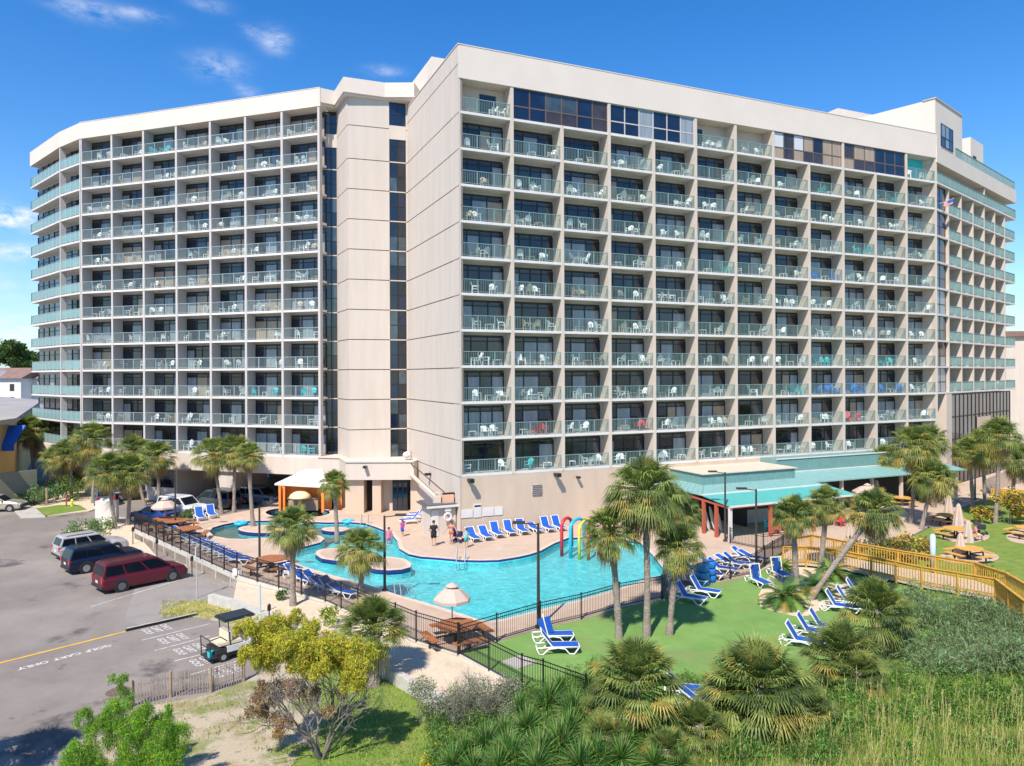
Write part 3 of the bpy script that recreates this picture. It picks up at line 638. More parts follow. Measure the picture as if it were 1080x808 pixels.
# road markings
def mark(mb, pts, z=-.49, w=.1, mi=0):
    for a, c in zip(pts, pts[1:]):
        A = G(*a, -.5); B = G(*c, -.5); d = (B-A).normalized(); n = Vector((-d.y, d.x, 0))*w/2
        mb.add([(A-n).x and ((A-n).x,(A-n).y,z), ((B-n).x,(B-n).y,z), ((B+n).x,(B+n).y,z), ((A+n).x,(A+n).y,z)], [(0,1,2,3)], mi)
b = MB(); mark(b, [(-40,709.5),(132,666.3)], w=.16); struct(b.build('painted_line', M['yellow']))
b = MB()
def up(z, s): return (130+z[0]/7.693, 630+z[1]/7.693)
ST = [((150,350),(705,215)), ((255,435),(700,315)), ((410,520),(740,440)), ((545,630),(1060,480)), ((690,620),(1077,500))][:4]
for a, c in ST: mark(b, [up(a,0), up(c,0)], w=.09)
for a, c in (((112,616),(140,610)),((96,640),(190,611.5)),((70,596),(96,601))): mark(b, [a, c], w=.09)
struct(b.build('painted_line', M['wpaint']))
def decal(txt, c, ang, size, bold=.02):
    cu = bpy.data.curves.new('pavement_lettering', 'FONT'); cu.body = txt; cu.size = size; cu.align_x = 'CENTER'; cu.align_y = 'CENTER'; cu.offset = bold; cu.space_line = .82
    o = bpy.data.objects.new('pavement_lettering', cu); COL.objects.link(o); o.location = (c.x, c.y, -.489); o.rotation_euler.z = ang
    bpy.context.view_layer.update(); dg = bpy.context.evaluated_depsgraph_get(); me = bpy.data.meshes.new_from_object(o.evaluated_get(dg)); bpy.data.objects.remove(o)
    me.materials.clear(); me.materials.append(M['wpaint']); o = link('pavement_lettering', me, None, (c.x, c.y, -.489), ang); return struct(o)
ya, yb = G(0,699.3,-.5), G(132,666.3,-.5); yd = (yb-ya); YA = math.atan2(yd.y, yd.x)
for txt, px, py in (('ONLY', 35, 702), ('CART', 71, 692.5), ('GOLF', 104, 684)): decal(txt, G(px,py,-.5), YA+PI, .44, .02)
for px, py in ((165,663.8),(182,673.8),(199.5,684.8),(217,696.5),(238,708)):
    d = (G(221,658,-.5)-G(149.5,675.5,-.5)); a = math.atan2(d.y, d.x)
    for q, txt in ((-1,'GOLF'),(0,'CART'),(1,'ONLY')): decal(txt, G(px,py,-.5)+d.normalized()*q*.45, a-PI/2, .42, .015)
b = MB(); mark(b, [(133,665.8),(208,649)], w=.16); A = G(133,665.8,-.5); B = G(208,649,-.5); A.z = B.z = -.44; b = MB(); b.bar(A, B, .18, .14)
A.z = B.z = -.365; b.bar(A, B, .10, .02, 1); o = b.build('kerb_stop', [M['black'], M['kerb']]); struct(o)
b = MB(); c = G(125,729.5,-.5); b.lathe([(.0,-.0),(.48,0),(.5,-.02)], 20, 0, (c.x, c.y, -.488)); o = b.build('manhole_cover', mat('rusty_iron', (.16,.10,.08), .8, var=.3, scale=8)); struct(o)
# ------------------------------------------------------------------ plants
LF = [leaf('frond_green', (.15,.20,.05)), leaf('frond_light', (.27,.31,.08)), leaf('frond_yellow', (.42,.33,.08)), leaf('frond_dry', (.30,.21,.12)), leaf('frond_dark', (.08,.12,.035))]
M['trunk'] = mat('palm_trunk', (.22,.17,.13), .95, col2=(.36,.30,.25), scale=5, bump=1., bscale=9, stretch=(1,1,2.2))
M['bark'] = mat('grey_bark', (.20,.17,.15), .95, var=.25, scale=6, bump=.6)
def rot(v, ax, a): return Matrix.Rotation(a, 3, ax) @ v
def fan(b, base, az, el, L, rb, rr, mi, n=15, droop=.5, wide=1.):
    """one palmetto leaf: arching stalk, then a fan of narrow blades"""
    d = Vector((math.cos(az)*math.cos(el), math.sin(az)*math.cos(el), math.sin(el))); side = Vector((-math.sin(az), math.cos(az), 0)); up = side.cross(d)*-1
    if up.z < 0 and el > -1.2: up = -up
    p1 = base + d*L*.5; d2 = (d - Vector((0,0,droop*.35))).normalized(); p2_ = p1 + d2*L*.5
    b.bar(base, p1, .035, .02, mi); b.bar(p1, p2_, .028, .02, mi)
    for k in range(n):
        s = (k/(n-1)-.5)*2; a = s*1.35*wide
        q = (d2*math.cos(a) + side*math.sin(a)).normalized()
        l = rb*(1-.28*abs(s))*rr.uniform(.85,1.1)
        m1 = p2_ + q*l*.55 + up*(.06*l); dr = Vector((0,0,-1))*l*(droop*.62*rr.uniform(.5,1.6))
        e = p2_ + q*l + dr; w = .020 + .008*rb; wd = q.cross(up).normalized()*w
        b.add([p2_-wd*.3, p2_+wd*.3, m1+wd, m1-wd, e], [(0,1,2,3),(3,2,4)], mi)
def crown_mb(seed, R_, n=38, dead=True, shrub=False):
    rr = random.Random(seed); b = MB(); dd = MB()
    for i in range(n):
        f = i/n; az = i*2.399+rr.uniform(-.3,.3)
        el = (1.45-1.9*f**.9) if not shrub else (1.5-1.85*f**1.1)
        el += rr.uniform(-.28,.28); L = R_*rr.uniform(.44,.66)*(.85+.2*f); rb = R_*rr.uniform(.34,.48)
        mi = rr.choices([0,1,2,4],[.46,.36,.03+(.08 if shrub else .30)*(f>.58),.13])[0]
        fan(b, Vector((0,0,rr.uniform(-.15,.15))), az, el, L, rb, rr, mi, n=15, droop=(.35+.5*f) if not shrub else (.2+.25*f))
    if dead:
        for i in range(26 if not shrub else 8):
            fan(dd, Vector((0,0,-.15)), rr.uniform(0,6.28), rr.uniform(-1.25,-.75), R_*rr.uniform(.3,.45), R_*rr.uniform(.35,.48), rr, rr.choice([3,3,3,3,2]), n=10, droop=.9, wide=.55)
    return b, dd
CR = []
for s in range(6):
    a, d_ = crown_mb(100+s, 2.0, 120); CR.append((a.mesh('crown', LF), d_.mesh('dead_fronds', LF)))
CS = []
for s in range(3):
    a, d_ = crown_mb(200+s, 2.0, 135, shrub=True); CS.append((a.mesh('crown', LF), d_.mesh('dead_fronds', LF)))
def palm(px, py, cx, cy, rpx, label, z=0.0, group='cabbage palms round the hotel', var=None, shrub=False, tr=.17, dY=0., name='palm_tree', cat='palm'):
    B = G(px, py, z); Y = B.y+dY; hx = GX(cx, Y); hz = HC+(HY-.0042*(cx-540)-cy)/F*Y
    t = thing(name, label, cat, B, group=group)
    top = Vector((hx-B.x, Y-B.y, hz-B.z)); rr = random.Random(int(px*7+py)); mb = MB(); n = 22; H = top.z
    bend = rr.uniform(-.10,.10)*min(1,H/5)
    pts = [Vector((top.x*f + bend*math.sin(PI*f), top.y*f, top.z*f - (.25 if f == 1 else 0))) for f in [k/n for k in range(n+1)]]
    rs = [tr*(1.25-.35*min(1,k/4)) + rr.uniform(-.022,.022) for k in range(n+1)]; rs[-1] = tr*1.25; rs[-2] = tr*1.2
    mb.tube([(0,0,-.3)]+pts, [tr*1.35]+rs, 9)
    mb.build('trunk', M['trunk'], t, smooth=True)
    cm, dm = (CS if shrub else CR)[var if var is not None else rr.randrange(3 if shrub else 6)]
    s = rpx*(1.3 if (px < 250 and py < 560) else 1.04)*Y/F/2.0
    for nm, me in (('crown', cm), ('dead_fronds', dm)):
        o = link(nm, me, t, top, rr.uniform(0,6.28)); o.scale = (s,s,s*.95)
    return t
for a in [
 (309,638,308,557,31,'lone palm on the sand bed outside the fence, halfway along the pool'),
 (381,626,379,580,31,'shaggy palm inside the fence beside the lamp post at the pool edge'),
 (355.5,569,352,510,19,'slim palm by the lazy river in front of the tower doors'),
 (233.8,541,224,480,20,'palm beside the dark grey van, left one of three by the covered parking'),
 (247,541,248,476,19,'leaning palm in the middle of three by the covered parking'),
 (267,555,262,481,19,'tall palm standing on the oval river island'),
 (38,512,31.5,454,17,'palm in front of the yellow building with the blue awning'),
 (7.4,511,-2,466,17,'leaning palm cut by the left edge of the photo'),
 (60,527,62,483,17,'short palm in the middle of the planting island by the hydrant'),
 (76,527,75,476,17,'palm at the back of the planting island near the far wall'),
 (98,531,97,463,19,'palm against the left end of the hotel balconies'),
 (121.6,557,113,497,21,'palm leaning over the white sign box'),
 (134.6,554,136.5,499,21,'palm beside the start of the retaining wall'),
 (153,533,140,475,18,'palm behind the black car under the balconies'),
 (168,535,165,482,18,'palm next to the dark windows of the parking storey'),
 (653,673,643,561,36,'leaning dark trunked palm, left in the clump on the turf'),
 (682,672,679,520,50,'tallest broad headed palm in the clump on the turf'),
 (706,670,715,578,31,'low headed palm, right in the clump on the turf'),
 (700,630,708,540,37,'palm rooted inside the fence behind the turf clump'),
 (889.4,513,889.4,466,21,'palm in front of the long teal roof'),
 (842,632,837.4,543,28,'palm rising from the cycads beside the fence gate'),
 (864,606,871,531,25,'pale trunk palm beside the start of the wooden walkway'),
 (854,633,922,540,33,'palm with a long trunk leaning far over the wooden walkway'),
 (961,552,964,471,30,'tallest palm in the clump by the far plaza'),
 (972,558,984,505,28,'low headed palm on the right of the plaza clump'),
 (944,526,934,487,23,'palm on the left of the plaza clump near the open umbrella'),
 (985,535,979,466,25,'palm behind the plaza clump in front of the pillar'),
 (1038.8,537,1037,472,27,'palm with a whitewashed foot beside the lawn lamp'),
 (1049.6,552,1053,460,27,'straight tall palm at the edge of the picnic lawn'),
 (1067.6,526,1072,485,25,'leaning palm by the right edge of the photo'),
 (1026,541,1021,476,20,'palm in front of the glass hall, leftmost of the lawn group')]:
    rz = a[1] < 560 and a[0] < 260
    palm(a[0], a[1], a[2], a[3], a[4], a[5], z=-.45 if (a[0] < 250 and a[1] < 560) else 0.0)
P_ = palm(393,722,393,664,43,'stout shaggy palm growing from the sand bed beside the low wall', z=-.45, tr=.30, shrub=True, var=0)
palm(-20,9,0,0,1,'x') if False else None
t = thing('palm_tree','palm beside the car park that throws its shadow on the asphalt','palm',(-18.4,21.6,-.5),group='cabbage palms round the hotel')
mb = MB(); mb.tube([(0,0,-.2),(0.05,0,2),(0,0,4.2)], [.22,.17,.2], 9); mb.build('trunk', M['trunk'], t, smooth=True); link('crown', CR[2][0], t, (0,0,4.4)); link('dead_fronds', CR[2][1], t, (0,0,4.4))
def gz(x, y, guess=0.0):
    return dune(x, y)
def GD(px, py):                               # a point on the dunes
    z = 0.0
    for _ in range(12):
        p = G(px, py, z); z = dune(p.x, p.y) if p.y < 34.8 and p.x > -4 else 0
    return G(px, py, z)
for px, py, cy, r, v, lab in ((671,775,708,62,1,'bushy low palmetto in front of the palm clump, left of the hidden loungers'),(800,775,712,66,2,'large low palmetto on the dune edge in the middle of the foreground'),
                      (887,728,684,50,0,'palmetto partly covering the two rear loungers'),(925,690,636,45,1,'silvery palmetto with a short trunk near the wooden walkway'),(737,790,752,36,0,'small palmetto between the two large ones'),(640,800,762,30,2,'small palmetto beside the spiky yuccas'),(705,812,778,34,1,'palmetto at the bottom edge below the first large one'),(764,765,722,36,0,'palmetto filling the gap left of the largest one'),(905,735,700,34,2,'palmetto right behind the one covering the rear loungers'),(640,770,735,34,1,'palmetto between the yuccas and the first large palmetto'),(850,775,735,38,0,'palmetto right of the largest one, with a yellow skirt')):
    p = GD(px, py); Y = p.y; hz = HC+(HY-cy)/F*Y; t = thing('palmetto', lab, 'palmetto', p, group='low palmettos on the dune edge')
    mb = MB(); mb.tube([(0,0,-.2),(0,0,max(.2,hz-p.z-.3))], [.2,.16], 8); mb.build('trunk', M['trunk'], t, smooth=True)
    for nm, me in (('crown', CS[v][0]), ('dead_fronds', CS[v][1])):
        o = link(nm, me, t, (0,0,max(.3,hz-p.z-.5)), R.uniform(0,6)); s = r*Y/F/2; o.scale = (s,s,s)
# yuccas
YL = [leaf('yucca_green', (.07,.17,.035)), leaf('yucca_light', (.20,.33,.07)), LF[3]]
def yucca_mb(seed, n=170, L=.75):
    rr = random.Random(seed); b = MB()
    for i in range(n):
        el = 1.5-2.1*(i/n)**.8; az = i*2.399; d = Vector((math.cos(az)*math.cos(el), math.sin(az)*math.cos(el), math.sin(el))); l = L*rr.uniform(.8,1.1)
        s = Vector((-math.sin(az), math.cos(az), 0))*.020; m = d*l*.4; e = d*l+Vector((0,0,-.10*l*max(0,1-el)))
        b.add([-s*.8, s*.8, m+s, m-s, e], [(0,1,2,3),(3,2,4)], rr.choices([0,1,2],[.6,.36,.04 if i < n*.85 else .5])[0])
    return b
YM = [yucca_mb(s).mesh('crown', YL) for s in range(3)]
for k, (px, py, r) in enumerate(((578,742,29),(603,752,30),(556,768,28),(640,752,22),(632,778,28),(590,785,34),(512,785,29),(540,800,30),(655,800,28),(478,806,25),(612,806,32),(566,810,28),(500,812,26),(690,806,24),(655,738,22),(530,772,20),(718,806,22),(620,728,24),(590,728,22),(548,748,22),(535,792,28),(570,796,30),(630,800,30),(490,795,26),(525,812,28),(600,770,28),(660,780,26))):
    p = GD(px, py+20); Y = p.y; t = thing('yucca', 'dark green yucca with stiff pointed leaves, one rosette of the foreground thicket', 'yucca', p, group='yuccas in the foreground thicket')
    h = HC+(HY-py)/F*Y-p.z; h = max(.3, h)
    mb = MB(); mb.tube([(0,0,-.3),(0,0,h)], .07, 6); mb.build('stem', M['trunk'], t)
    for q in range(1 if r < 24 else 2):
        o = link('rosette', YM[(k+q)%3], t, (0 if q == 0 else R.uniform(-.25,.25), 0 if q == 0 else R.uniform(-.3,.3), h-q*.35), R.uniform(0,6)); s = 1.0*r*Y/F/.75; o.scale = (s,s,s)
# cycads
def cycad_mb(seed, n=38, L=1.3):
    rr = random.Random(seed); b = MB()
    for i in range(n):
        az = i*2.399; el = 1.25-1.3*i/n; p = Vector((0,0,.35)); d = Vector((math.cos(az)*math.cos(el), math.sin(az)*math.cos(el), math.sin(el))); s = Vector((-math.sin(az), math.cos(az), 0)); mi = rr.choices([0,1,2],[.6,.3,.1])[0]
        for k in range(10):
            q = p+d*L/10; b.bar(p, q, .02, .02, mi)
            for sg in (-1,1):
                for h_ in (0,.5):
                    r0 = p.lerp(q, h_); e = r0+(s*sg+d*.55)*(.24*math.sin(PI*(k+1.5)/12)+.04)-Vector((0,0,.03)); w = d*.03
                    b.add([r0-w, r0+w, e], [(0,1,2)], mi)
            p = q; d = (d-Vector((0,0,.16))).normalized()
    return b
CY = [cycad_mb(s).mesh('crown', [YL[0], YL[1], LF[2]]) for s in range(2)]
for k, (px, py, s, lab) in enumerate(((828,640,1.25,'large cycad with a pale cone on the sand bed'),(862,628,1.1,'cycad behind the pale palm trunk on the sand bed'),(878,612,1.,'cycad beneath the walkway railing'),(825,604,.8,'small cycad at the tip of the sand bed by the fence post'))):
    p = G(px, py); t = thing('cycad', lab, 'cycad', p, group='cycads on the sand bed'); mb = MB(); mb.tube([(0,0,0),(0,0,.4)], [.2,.17], 9); mb.build('trunk', M['trunk'], t)
    o = link('crown', CY[k%2], t, (0,0,0), k); o.scale = (s,s,s)
    if k == 0: c = MB(); c.lathe([(.14,.35),(.2,.5),(.12,.72),(.01,.85)], 10); c.build('cone', mat('cycad_cone', (.62,.42,.16), .8), t, smooth=True)
# leafy shrubs: thousands of small leaves through lumpy volumes
def clump_mb(rr, lobes, n, ls, mi_w, narrow=.45, up=0.):
    b = MB(); wsum = sum(l[3]**2 for l in lobes)
    for l in lobes:
        cx, cy, cz, r, fl = l
        for k in range(int(n*l[3]**2/wsum)):
            v = Vector((rr.gauss(0,1), rr.gauss(0,1), rr.gauss(0,1))).normalized(); rad_ = r*(rr.random()**.35)*(1+.25*math.sin(v.x*5+cx*3)*math.cos(v.z*4+v.y*5))
            p = Vector((cx,cy,cz))+Vector((v.x,v.y,v.z*fl))*rad_
            a = Vector((rr.gauss(0,1), rr.gauss(0,1), rr.gauss(0,1)+up)).normalized(); c = a.cross(Vector((rr.gauss(0,1),rr.gauss(0,1),rr.gauss(0,1)))).normalized()
            s = ls*rr.uniform(.6,1.3); mi = rr.choices(range(len(mi_w)), mi_w)[0]
            b.add([p-a*s, p+c*s*narrow, p+a*s, p-c*s*narrow], [(0,1,2,3)], mi)
    return b
def twigs_mb(rr, H, Rr, n=60, th=.02):
    b = MB()
    def grow(p, d, L, r, dep):
        m = p+d*L*.5+Vector((rr.gauss(0,.06),rr.gauss(0,.06),rr.gauss(0,.03)))*L; e = m+d*L*.5
        b.tube([p, m, e], [r, r*.85, r*.65], 5 if dep < 2 else 3, cap=False)
        if dep < 4:
            for _ in range(rr.choice([2,3])):
                nd = (d+Vector((rr.gauss(0,.55),rr.gauss(0,.55),rr.gauss(.15,.35)))).normalized(); grow(e if rr.random() < .7 else m, nd, L*rr.uniform(.55,.8), r*.6, dep+1)
    for k in range(n): 
        az = rr.uniform(0,6.28); grow(Vector((0,0,0)), Vector((math.cos(az)*.6,math.sin(az)*.6,1)).normalized(), H*.36, th, 0)
    return b
def shrub(name, px, py, w, h, cols, n, ls, label, cat='shrub', z=0.0, group=None, lobes=None, seed=None, on=None, wts=None, depth=None, narrow=.45, stems=True):
    p = on or G(px, py, z); s = p.y/F; W = w*s; H = h*s; D_ = depth or W*.8; rr = random.Random(seed if seed is not None else int(px*3+py))
    if lobes is None:
        lobes = []
        k_ = max(5, int(W*3))
        for k in range(k_):
            r = min(W,D_)*rr.uniform(.18,.32); lobes.append((rr.uniform(-.5,.5)*(W-r), rr.uniform(-.5,.5)*(D_-r), max(.1,H*rr.uniform(.25,.72)), r, min(1.,H/(2*r)*.9)))
    t = thing(name, label, cat, p, group=group)
    mb = clump_mb(rr, lobes, n, ls, wts or [1]*len(cols), narrow=narrow, up=1.2 if name == 'juniper' else 0.); mb.build('foliage', cols, t)
    if stems:
        tb = MB()
        for k in range(7):
            l = rr.choice(lobes); tb.tube([(rr.uniform(-.1,.1)*W, 0, -.2), (l[0]*.5,l[1]*.5,l[2]*.5), (l[0],l[1],l[2])], [.03,.02,.01], 5)
        tb.build('stem', M['bark'], t)
    return t
g1 = leaf('bush_bright', (.12,.34,.025)); g2 = leaf('bush_mid', (.055,.15,.02)); g3 = leaf('bush_yellow', (.60,.48,.04)); g4 = leaf('bush_olive', (.13,.16,.05)); g5 = leaf('bush_grey', (.24,.25,.17)); g6 = leaf('bush_silver', (.20,.33,.14)); g7 = leaf('bush_rust', (.42,.21,.09)); g8 = leaf('bush_dark', (.03,.075,.02)); g9 = leaf('bush_lime', (.36,.43,.04))
def feather(rr, lobes, k=9, f=.42, upw=1.6):
    out = []
    for cx, cy, cz, r, fl in lobes:
        for _ in range(k):
            v = Vector((rr.gauss(0,1), rr.gauss(0,1), rr.gauss(.3,1))).normalized()*r*.78; out.append((cx+v.x, cy+v.y, cz+v.z*fl, r*f*rr.uniform(.6,1.2), upw))
    return out
# bright juniper, bottom left: pointed sprays
rr = random.Random(5); p = G(132,835,-.45); s = p.y/F
lob = []
for (qx, qy, qr) in ((0,48,14),(-6,78,10),(-8,98,7),(-35,40,16),(-48,60,9),(30,42,16),(48,58,10),(58,44,12),(-20,60,14),(18,62,12),(-2,22,20),(-38,18,18),(36,18,20),(10,-4,24),(-30,-6,22),(20,72,7),(-44,30,14),(52,28,14),(-10,110,4),(40,66,6)):
    lob.append((qx*s, rr.uniform(-.5,.5), (qy+12)*s, qr*s*1.05, 1.15))
shrub('juniper', 0,0, 120,100, [g1,g2,g9], 95000, .052, 'bright green juniper bush at the lower left corner beside the slat fence', 'bush', on=p, lobes=feather(rr, lob, 20, .42, 1.5)+[(0,0,.35,1.0,.5),(-.9,0,.3,.8,.5),(.9,0,.3,.8,.5)], wts=[.5,.2,.3], seed=4, narrow=.14, stems=False)
# yellow-green coastal cedar with a bare lower half
p = G(339,800,-.45); s = p.y/F*.95; rr = random.Random(9)
t = thing('cedar_tree', 'small wind bent cedar, yellow green on top with bare grey twigs below', 'tree', p)
lob = [(qx*s*1.05, rr.uniform(-.7,.7), qy*s*1.08+.15, qr*s*1.2, .8) for qx, qy, qr in ((-62,118,15),(-48,128,12),(-74,132,9),(-40,108,14),(-25,116,12),(-12,126,9),(-30,136,7),(0,104,14),(14,112,12),(28,100,13),(42,92,12),(50,104,8),(-58,98,12),(-8,92,11),(18,90,11),(36,82,10),(-20,100,12),(-68,108,9))]
lob2 = [(qx*s, rr.uniform(-.7,.7), qy*s*.95, qr*s, .8) for qx, qy, qr in ((-70,78,15),(-50,68,17),(-30,80,13),(-60,50,14),(-40,40,14),(-15,70,12),(-74,60,10),(8,60,10),(20,70,8))]
clump_mb(rr, feather(rr, [(x,y,z,r*1.22,f) for x,y,z,r,f in lob], 16, .42, 1.4), 70000, .062, [.40,.38,.06,.16], narrow=.2, up=.6).build('crown', [g3,g9,g7,g4], t)
clump_mb(rr, feather(rr, lob2, 10, .45, 1.), 13000, .045, [.6,.15,.25], narrow=.3).build('withered_foliage', [leaf('withered', (.50,.27,.14)),g5,g4], t)
tb = MB()
def grow(p_, d, L, r, dep):
    m = p_+d*L*.5+Vector((rr.gauss(0,.07),rr.gauss(0,.07),rr.gauss(0,.03)))*L; e = m+d*L*.5
    tb.tube([p_, m, e], [r, r*.85, r*.65], 6 if dep < 2 else 3, cap=False)
    if dep < 5:
        for _ in range(3 if dep < 4 else 2):
            grow(e if rr.random() < .7 else m, (d+Vector((rr.gauss(0,.55),rr.gauss(0,.5),rr.gauss(.08,.35)))).normalized(), L*rr.uniform(.6,.82), r*.62, dep+1)
for dx, dy in ((-.55,.1),(-.25,-.3),(.2,.2),(.05,0.),(.35,-.2)): grow(Vector((0,0,-.1)), Vector((dx,dy,.85)).normalized(), 1.25, .055, 0)
tb.build('trunk', M['bark'], t)
# grey leafless bush
rr = random.Random(3); p = G(492,778,-.35); t = thing('bare_bush', 'bare grey twiggy bush at the end of the low wall', 'bush', p)
tw = twigs_mb(rr, 2.5, 1., 22, .022); tw.build('branches', M['bark'], t)
lob = [(rr.uniform(-1.8,1.6), rr.uniform(-.9,.9), rr.uniform(.3,2.0), rr.uniform(.35,.6), .8) for _ in range(22)]
clump_mb(rr, lob, 12000, .04, [.85,.15], narrow=.4).build('foliage', [g5,g4], t)
shrub('shrub', 465,815,44,30,[g3,g9,g4],1500,.05,'yellow leaved low shrub below the bare bush', z=-.4, wts=[.5,.3,.2])
for a in (('shrub',300,632,18,12,[g4,g2],350,.07,'small tuft of green on the sand beside the lone palm','shrub',0.),('shrub',343,660,30,20,[g4,g9],700,.07,'low shrub on the sand bed between palm and low wall','shrub',0.),
          ('shrub',33,533,34,18,[g6,g4],900,.11,'grey green rounded bush at the left of the planting island','shrub',-.45),('shrub',55,531,34,24,[g2,g6],1000,.11,'green bush round the wooden post','shrub',-.45),('shrub',74,529,30,22,[g2,g4],900,.11,'bush behind the red post and hydrant','shrub',-.45),
          ('shrub',62,518,36,20,[g9,g2],900,.11,'bright bush behind the planting island palm','shrub',-.45),('shrub',80,518,28,22,[g2,g8],800,.11,'dark green bush beside the blue grey car','shrub',-.45),
          ('shrub',92,573,46,26,[g4,g6,g2],1700,.09,'spreading grey green shrub under the white sign box','shrub',-.45),('shrub',108,560,26,16,[g4,g6],800,.09,'low shrub at the foot of the white sign box','shrub',-.45),
          ('shrub',195,548,26,14,[g2,g4],600,.09,'low green shrub in front of the white car','shrub',-.2),('shrub',178,520,22,16,[g9,g4],500,.1,'yellow green shrub against the parking storey wall','shrub',-.4),
          ('shrub',930,592,60,34,[g7,g4,g2],2600,.12,'rust coloured shrub left of the light blue post','shrub',0.),('shrub',962,592,44,38,[g7,g3,g4],2000,.12,'orange tipped shrub beside the light blue post','shrub',0.),
          ('shrub',1037,552,24,24,[g3,g2,g7],900,.12,'round orange tipped shrub by the whitewashed palm','shrub',0.),('shrub',1062,553,40,42,[g3,g4,g7],1900,.13,'tall yellow and green shrub at the right edge','shrub',0.),('shrub',1085,550,30,36,[g2,g3],1200,.13,'green shrub half cut by the right edge','shrub',0.),
          ('shrub',1042,608,24,14,[g1,g2],600,.08,'fresh green shrub behind the walkway railing','shrub',.0),('shrub',1057,612,22,12,[g1,g9],500,.08,'small light green shrub by the far railing corner','shrub',0.),
          ('shrub',925,527,30,20,[g9,g2],700,.14,'bright hedge under the plaza palms','shrub',0.),('shrub',1010,498,24,30,[g9,g3],900,.14,'tall yellow green plant at the foot of the glass hall','shrub',0.)):
    shrub(a[0],a[1],a[2],a[3],a[4],a[5],a[6],a[7],a[8],a[9],z=a[10],group='shrubs in the beds')
# silvery dune shrubs and vines: too many plants to count
rr = random.Random(21); lob = []
for k in range(190):
    px = rr.uniform(925,1110); py = rr.uniform(max(640,640+(px-1000)*.34),716) if px > 960 else rr.uniform(645,700); p = GD(px, py); r = rr.uniform(.35,.7)*(1.3 if py < 670 else 1.); lob.append((p.x,p.y,p.z+r*.7,r,rr.uniform(.8,1.2)))
o = clump_mb(rr, lob, 60000, .11, [.45,.4,.15], narrow=.16, up=1.).build('dune_shrubbery', [g6,g4,g5]); tag(o, kind='stuff')
lob = []
for k in range(300):
    px = rr.uniform(700,1110); py = rr.uniform(735,800) if rr.random() < .3 else rr.uniform(705,768)+max(0,(900-px))*.12; p = GD(px, min(py,805)); r = rr.uniform(.25,.5); lob.append((p.x,p.y,p.z+.15,r,.7))
o = clump_mb(rr, lob, 60000, .045, [.25,.5,.25], narrow=.5).build('green_vines', [leaf('vine_green', (.19,.37,.05)),g2,g4]); tag(o, kind='stuff')
lob = []
for k in range(240):
    px = rr.uniform(455,900); top = 735 if px < 600 else 712
    py = rr.uniform(top,812); p = GD(px, py); r = rr.uniform(.25,.5); lob.append((p.x,p.y,p.z+r*.7,r,1.1))
o = clump_mb(rr, lob, 70000, .065, [.35,.08,.42,.15], narrow=.22, up=1.1).build('undergrowth', [g2,g8,leaf('fern_green', (.18,.32,.06)),g4]); tag(o, kind='stuff')
# dune grass with dry seed stalks
gr = [leaf('grass_green', (.24,.36,.06)), leaf('grass_straw', (.58,.50,.20)), leaf('grass_olive', (.36,.39,.11)), leaf('grass_dark', (.11,.17,.03))]
b = MB(); rr = random.Random(31)
def blade(x, y, z, h, w, mi, ln=.35):
    a = rr.uniform(0,6.28); ca, sa = math.cos(a), math.sin(a); a2 = rr.uniform(0,6.28); k = rr.uniform(.1,ln)*h
    dx, dy = math.cos(a2)*k, math.sin(a2)*k
    b.add([(x-ca*w,y-sa*w,z),(x+ca*w,y+sa*w,z),(x+dx*.4+ca*w*.8,y+dy*.4+sa*w*.8,z+h*.6),(x+dx*.4-ca*w*.8,y+dy*.4-sa*w*.8,z+h*.6),(x+dx,y+dy,z+h)], [(0,1,2,3),(3,2,4)], mi)
def dens(px, py): return 1
for k in range(9500):                     # tufts
    px = rr.uniform(560,1120); py = rr.uniform(715,830)
    if px < 720 and rr.random() < .6: continue
    p = GD(px, py); 
    if p.y > 33.5: continue
    right = sm((px-780)/200)
    pt = math.sin(p.x*.8+1.3)*math.cos(p.y*.9)+.6*math.sin(p.x*2.3+p.y*1.7); dry = sm((pt+.2)/.9)*sm((py-735)/50)
    h0 = rr.uniform(.15,.42)*(1+.3*dry); nb = 8
    for q in range(nb): 
        mi = rr.choices([0,1,2,3], [.56-.2*dry,.02+.22*dry,.30,.12])[0]; blade(p.x+rr.gauss(0,.09), p.y+rr.gauss(0,.09), p.z-.03, h0*rr.uniform(.6,1.2), .008, mi, .6)
for k in range(520):                      # tall sea oats
    px = rr.uniform(720,1120); py = rr.uniform(745,835) if rr.random() < .8 else rr.uniform(725,835); p = GD(px, py)
    if rr.random() > .25+.75*sm((px-760)/220): continue
    h0 = rr.uniform(.6,1.5); x, y, z = p; lean = Vector((rr.gauss(.06,.08), rr.gauss(0,.08), 1)).normalized()
    e = p+lean*h0; mdl = p+lean*h0*.5+Vector((rr.gauss(0,.05),0,0)); b.bar(p, mdl, .009, .009, 1); b.bar(mdl, e, .006, .006, 1); 
    for q in range(5): f = .72+.06*q; c = p+lean*h0*f; b.add([c, c+Vector((rr.gauss(0,.012),rr.gauss(0,.012),.07)), c+Vector((rr.gauss(0,.012),rr.gauss(0,.012),-.02))], [(0,1,2)], 1)
o = b.build('dune_grass', gr); tag(o, kind='stuff')
b = MB()                                   # coarse grass on the lower-left verge and lawn edge
for k in range(3200):
    if rr.random() < .5: px, py = rr.uniform(140,480), rr.uniform(705,815)
    else: px, py = rr.uniform(330,545), rr.uniform(720,830)
    if py < 735 - (px-200)*.12 and px < 330: continue
    p = G(px, py, -.46); n1 = math.sin(p.x*2.1)*math.cos(p.y*1.7)+math.sin(p.x*.7+p.y)
    if n1 < .2 and px < 330: continue
    for q in range(4): blade(p.x+rr.gauss(0,.07), p.y+rr.gauss(0,.07), -.47, rr.uniform(.05,.14), .01, rr.choice([0,2,0,3,1]), .6)
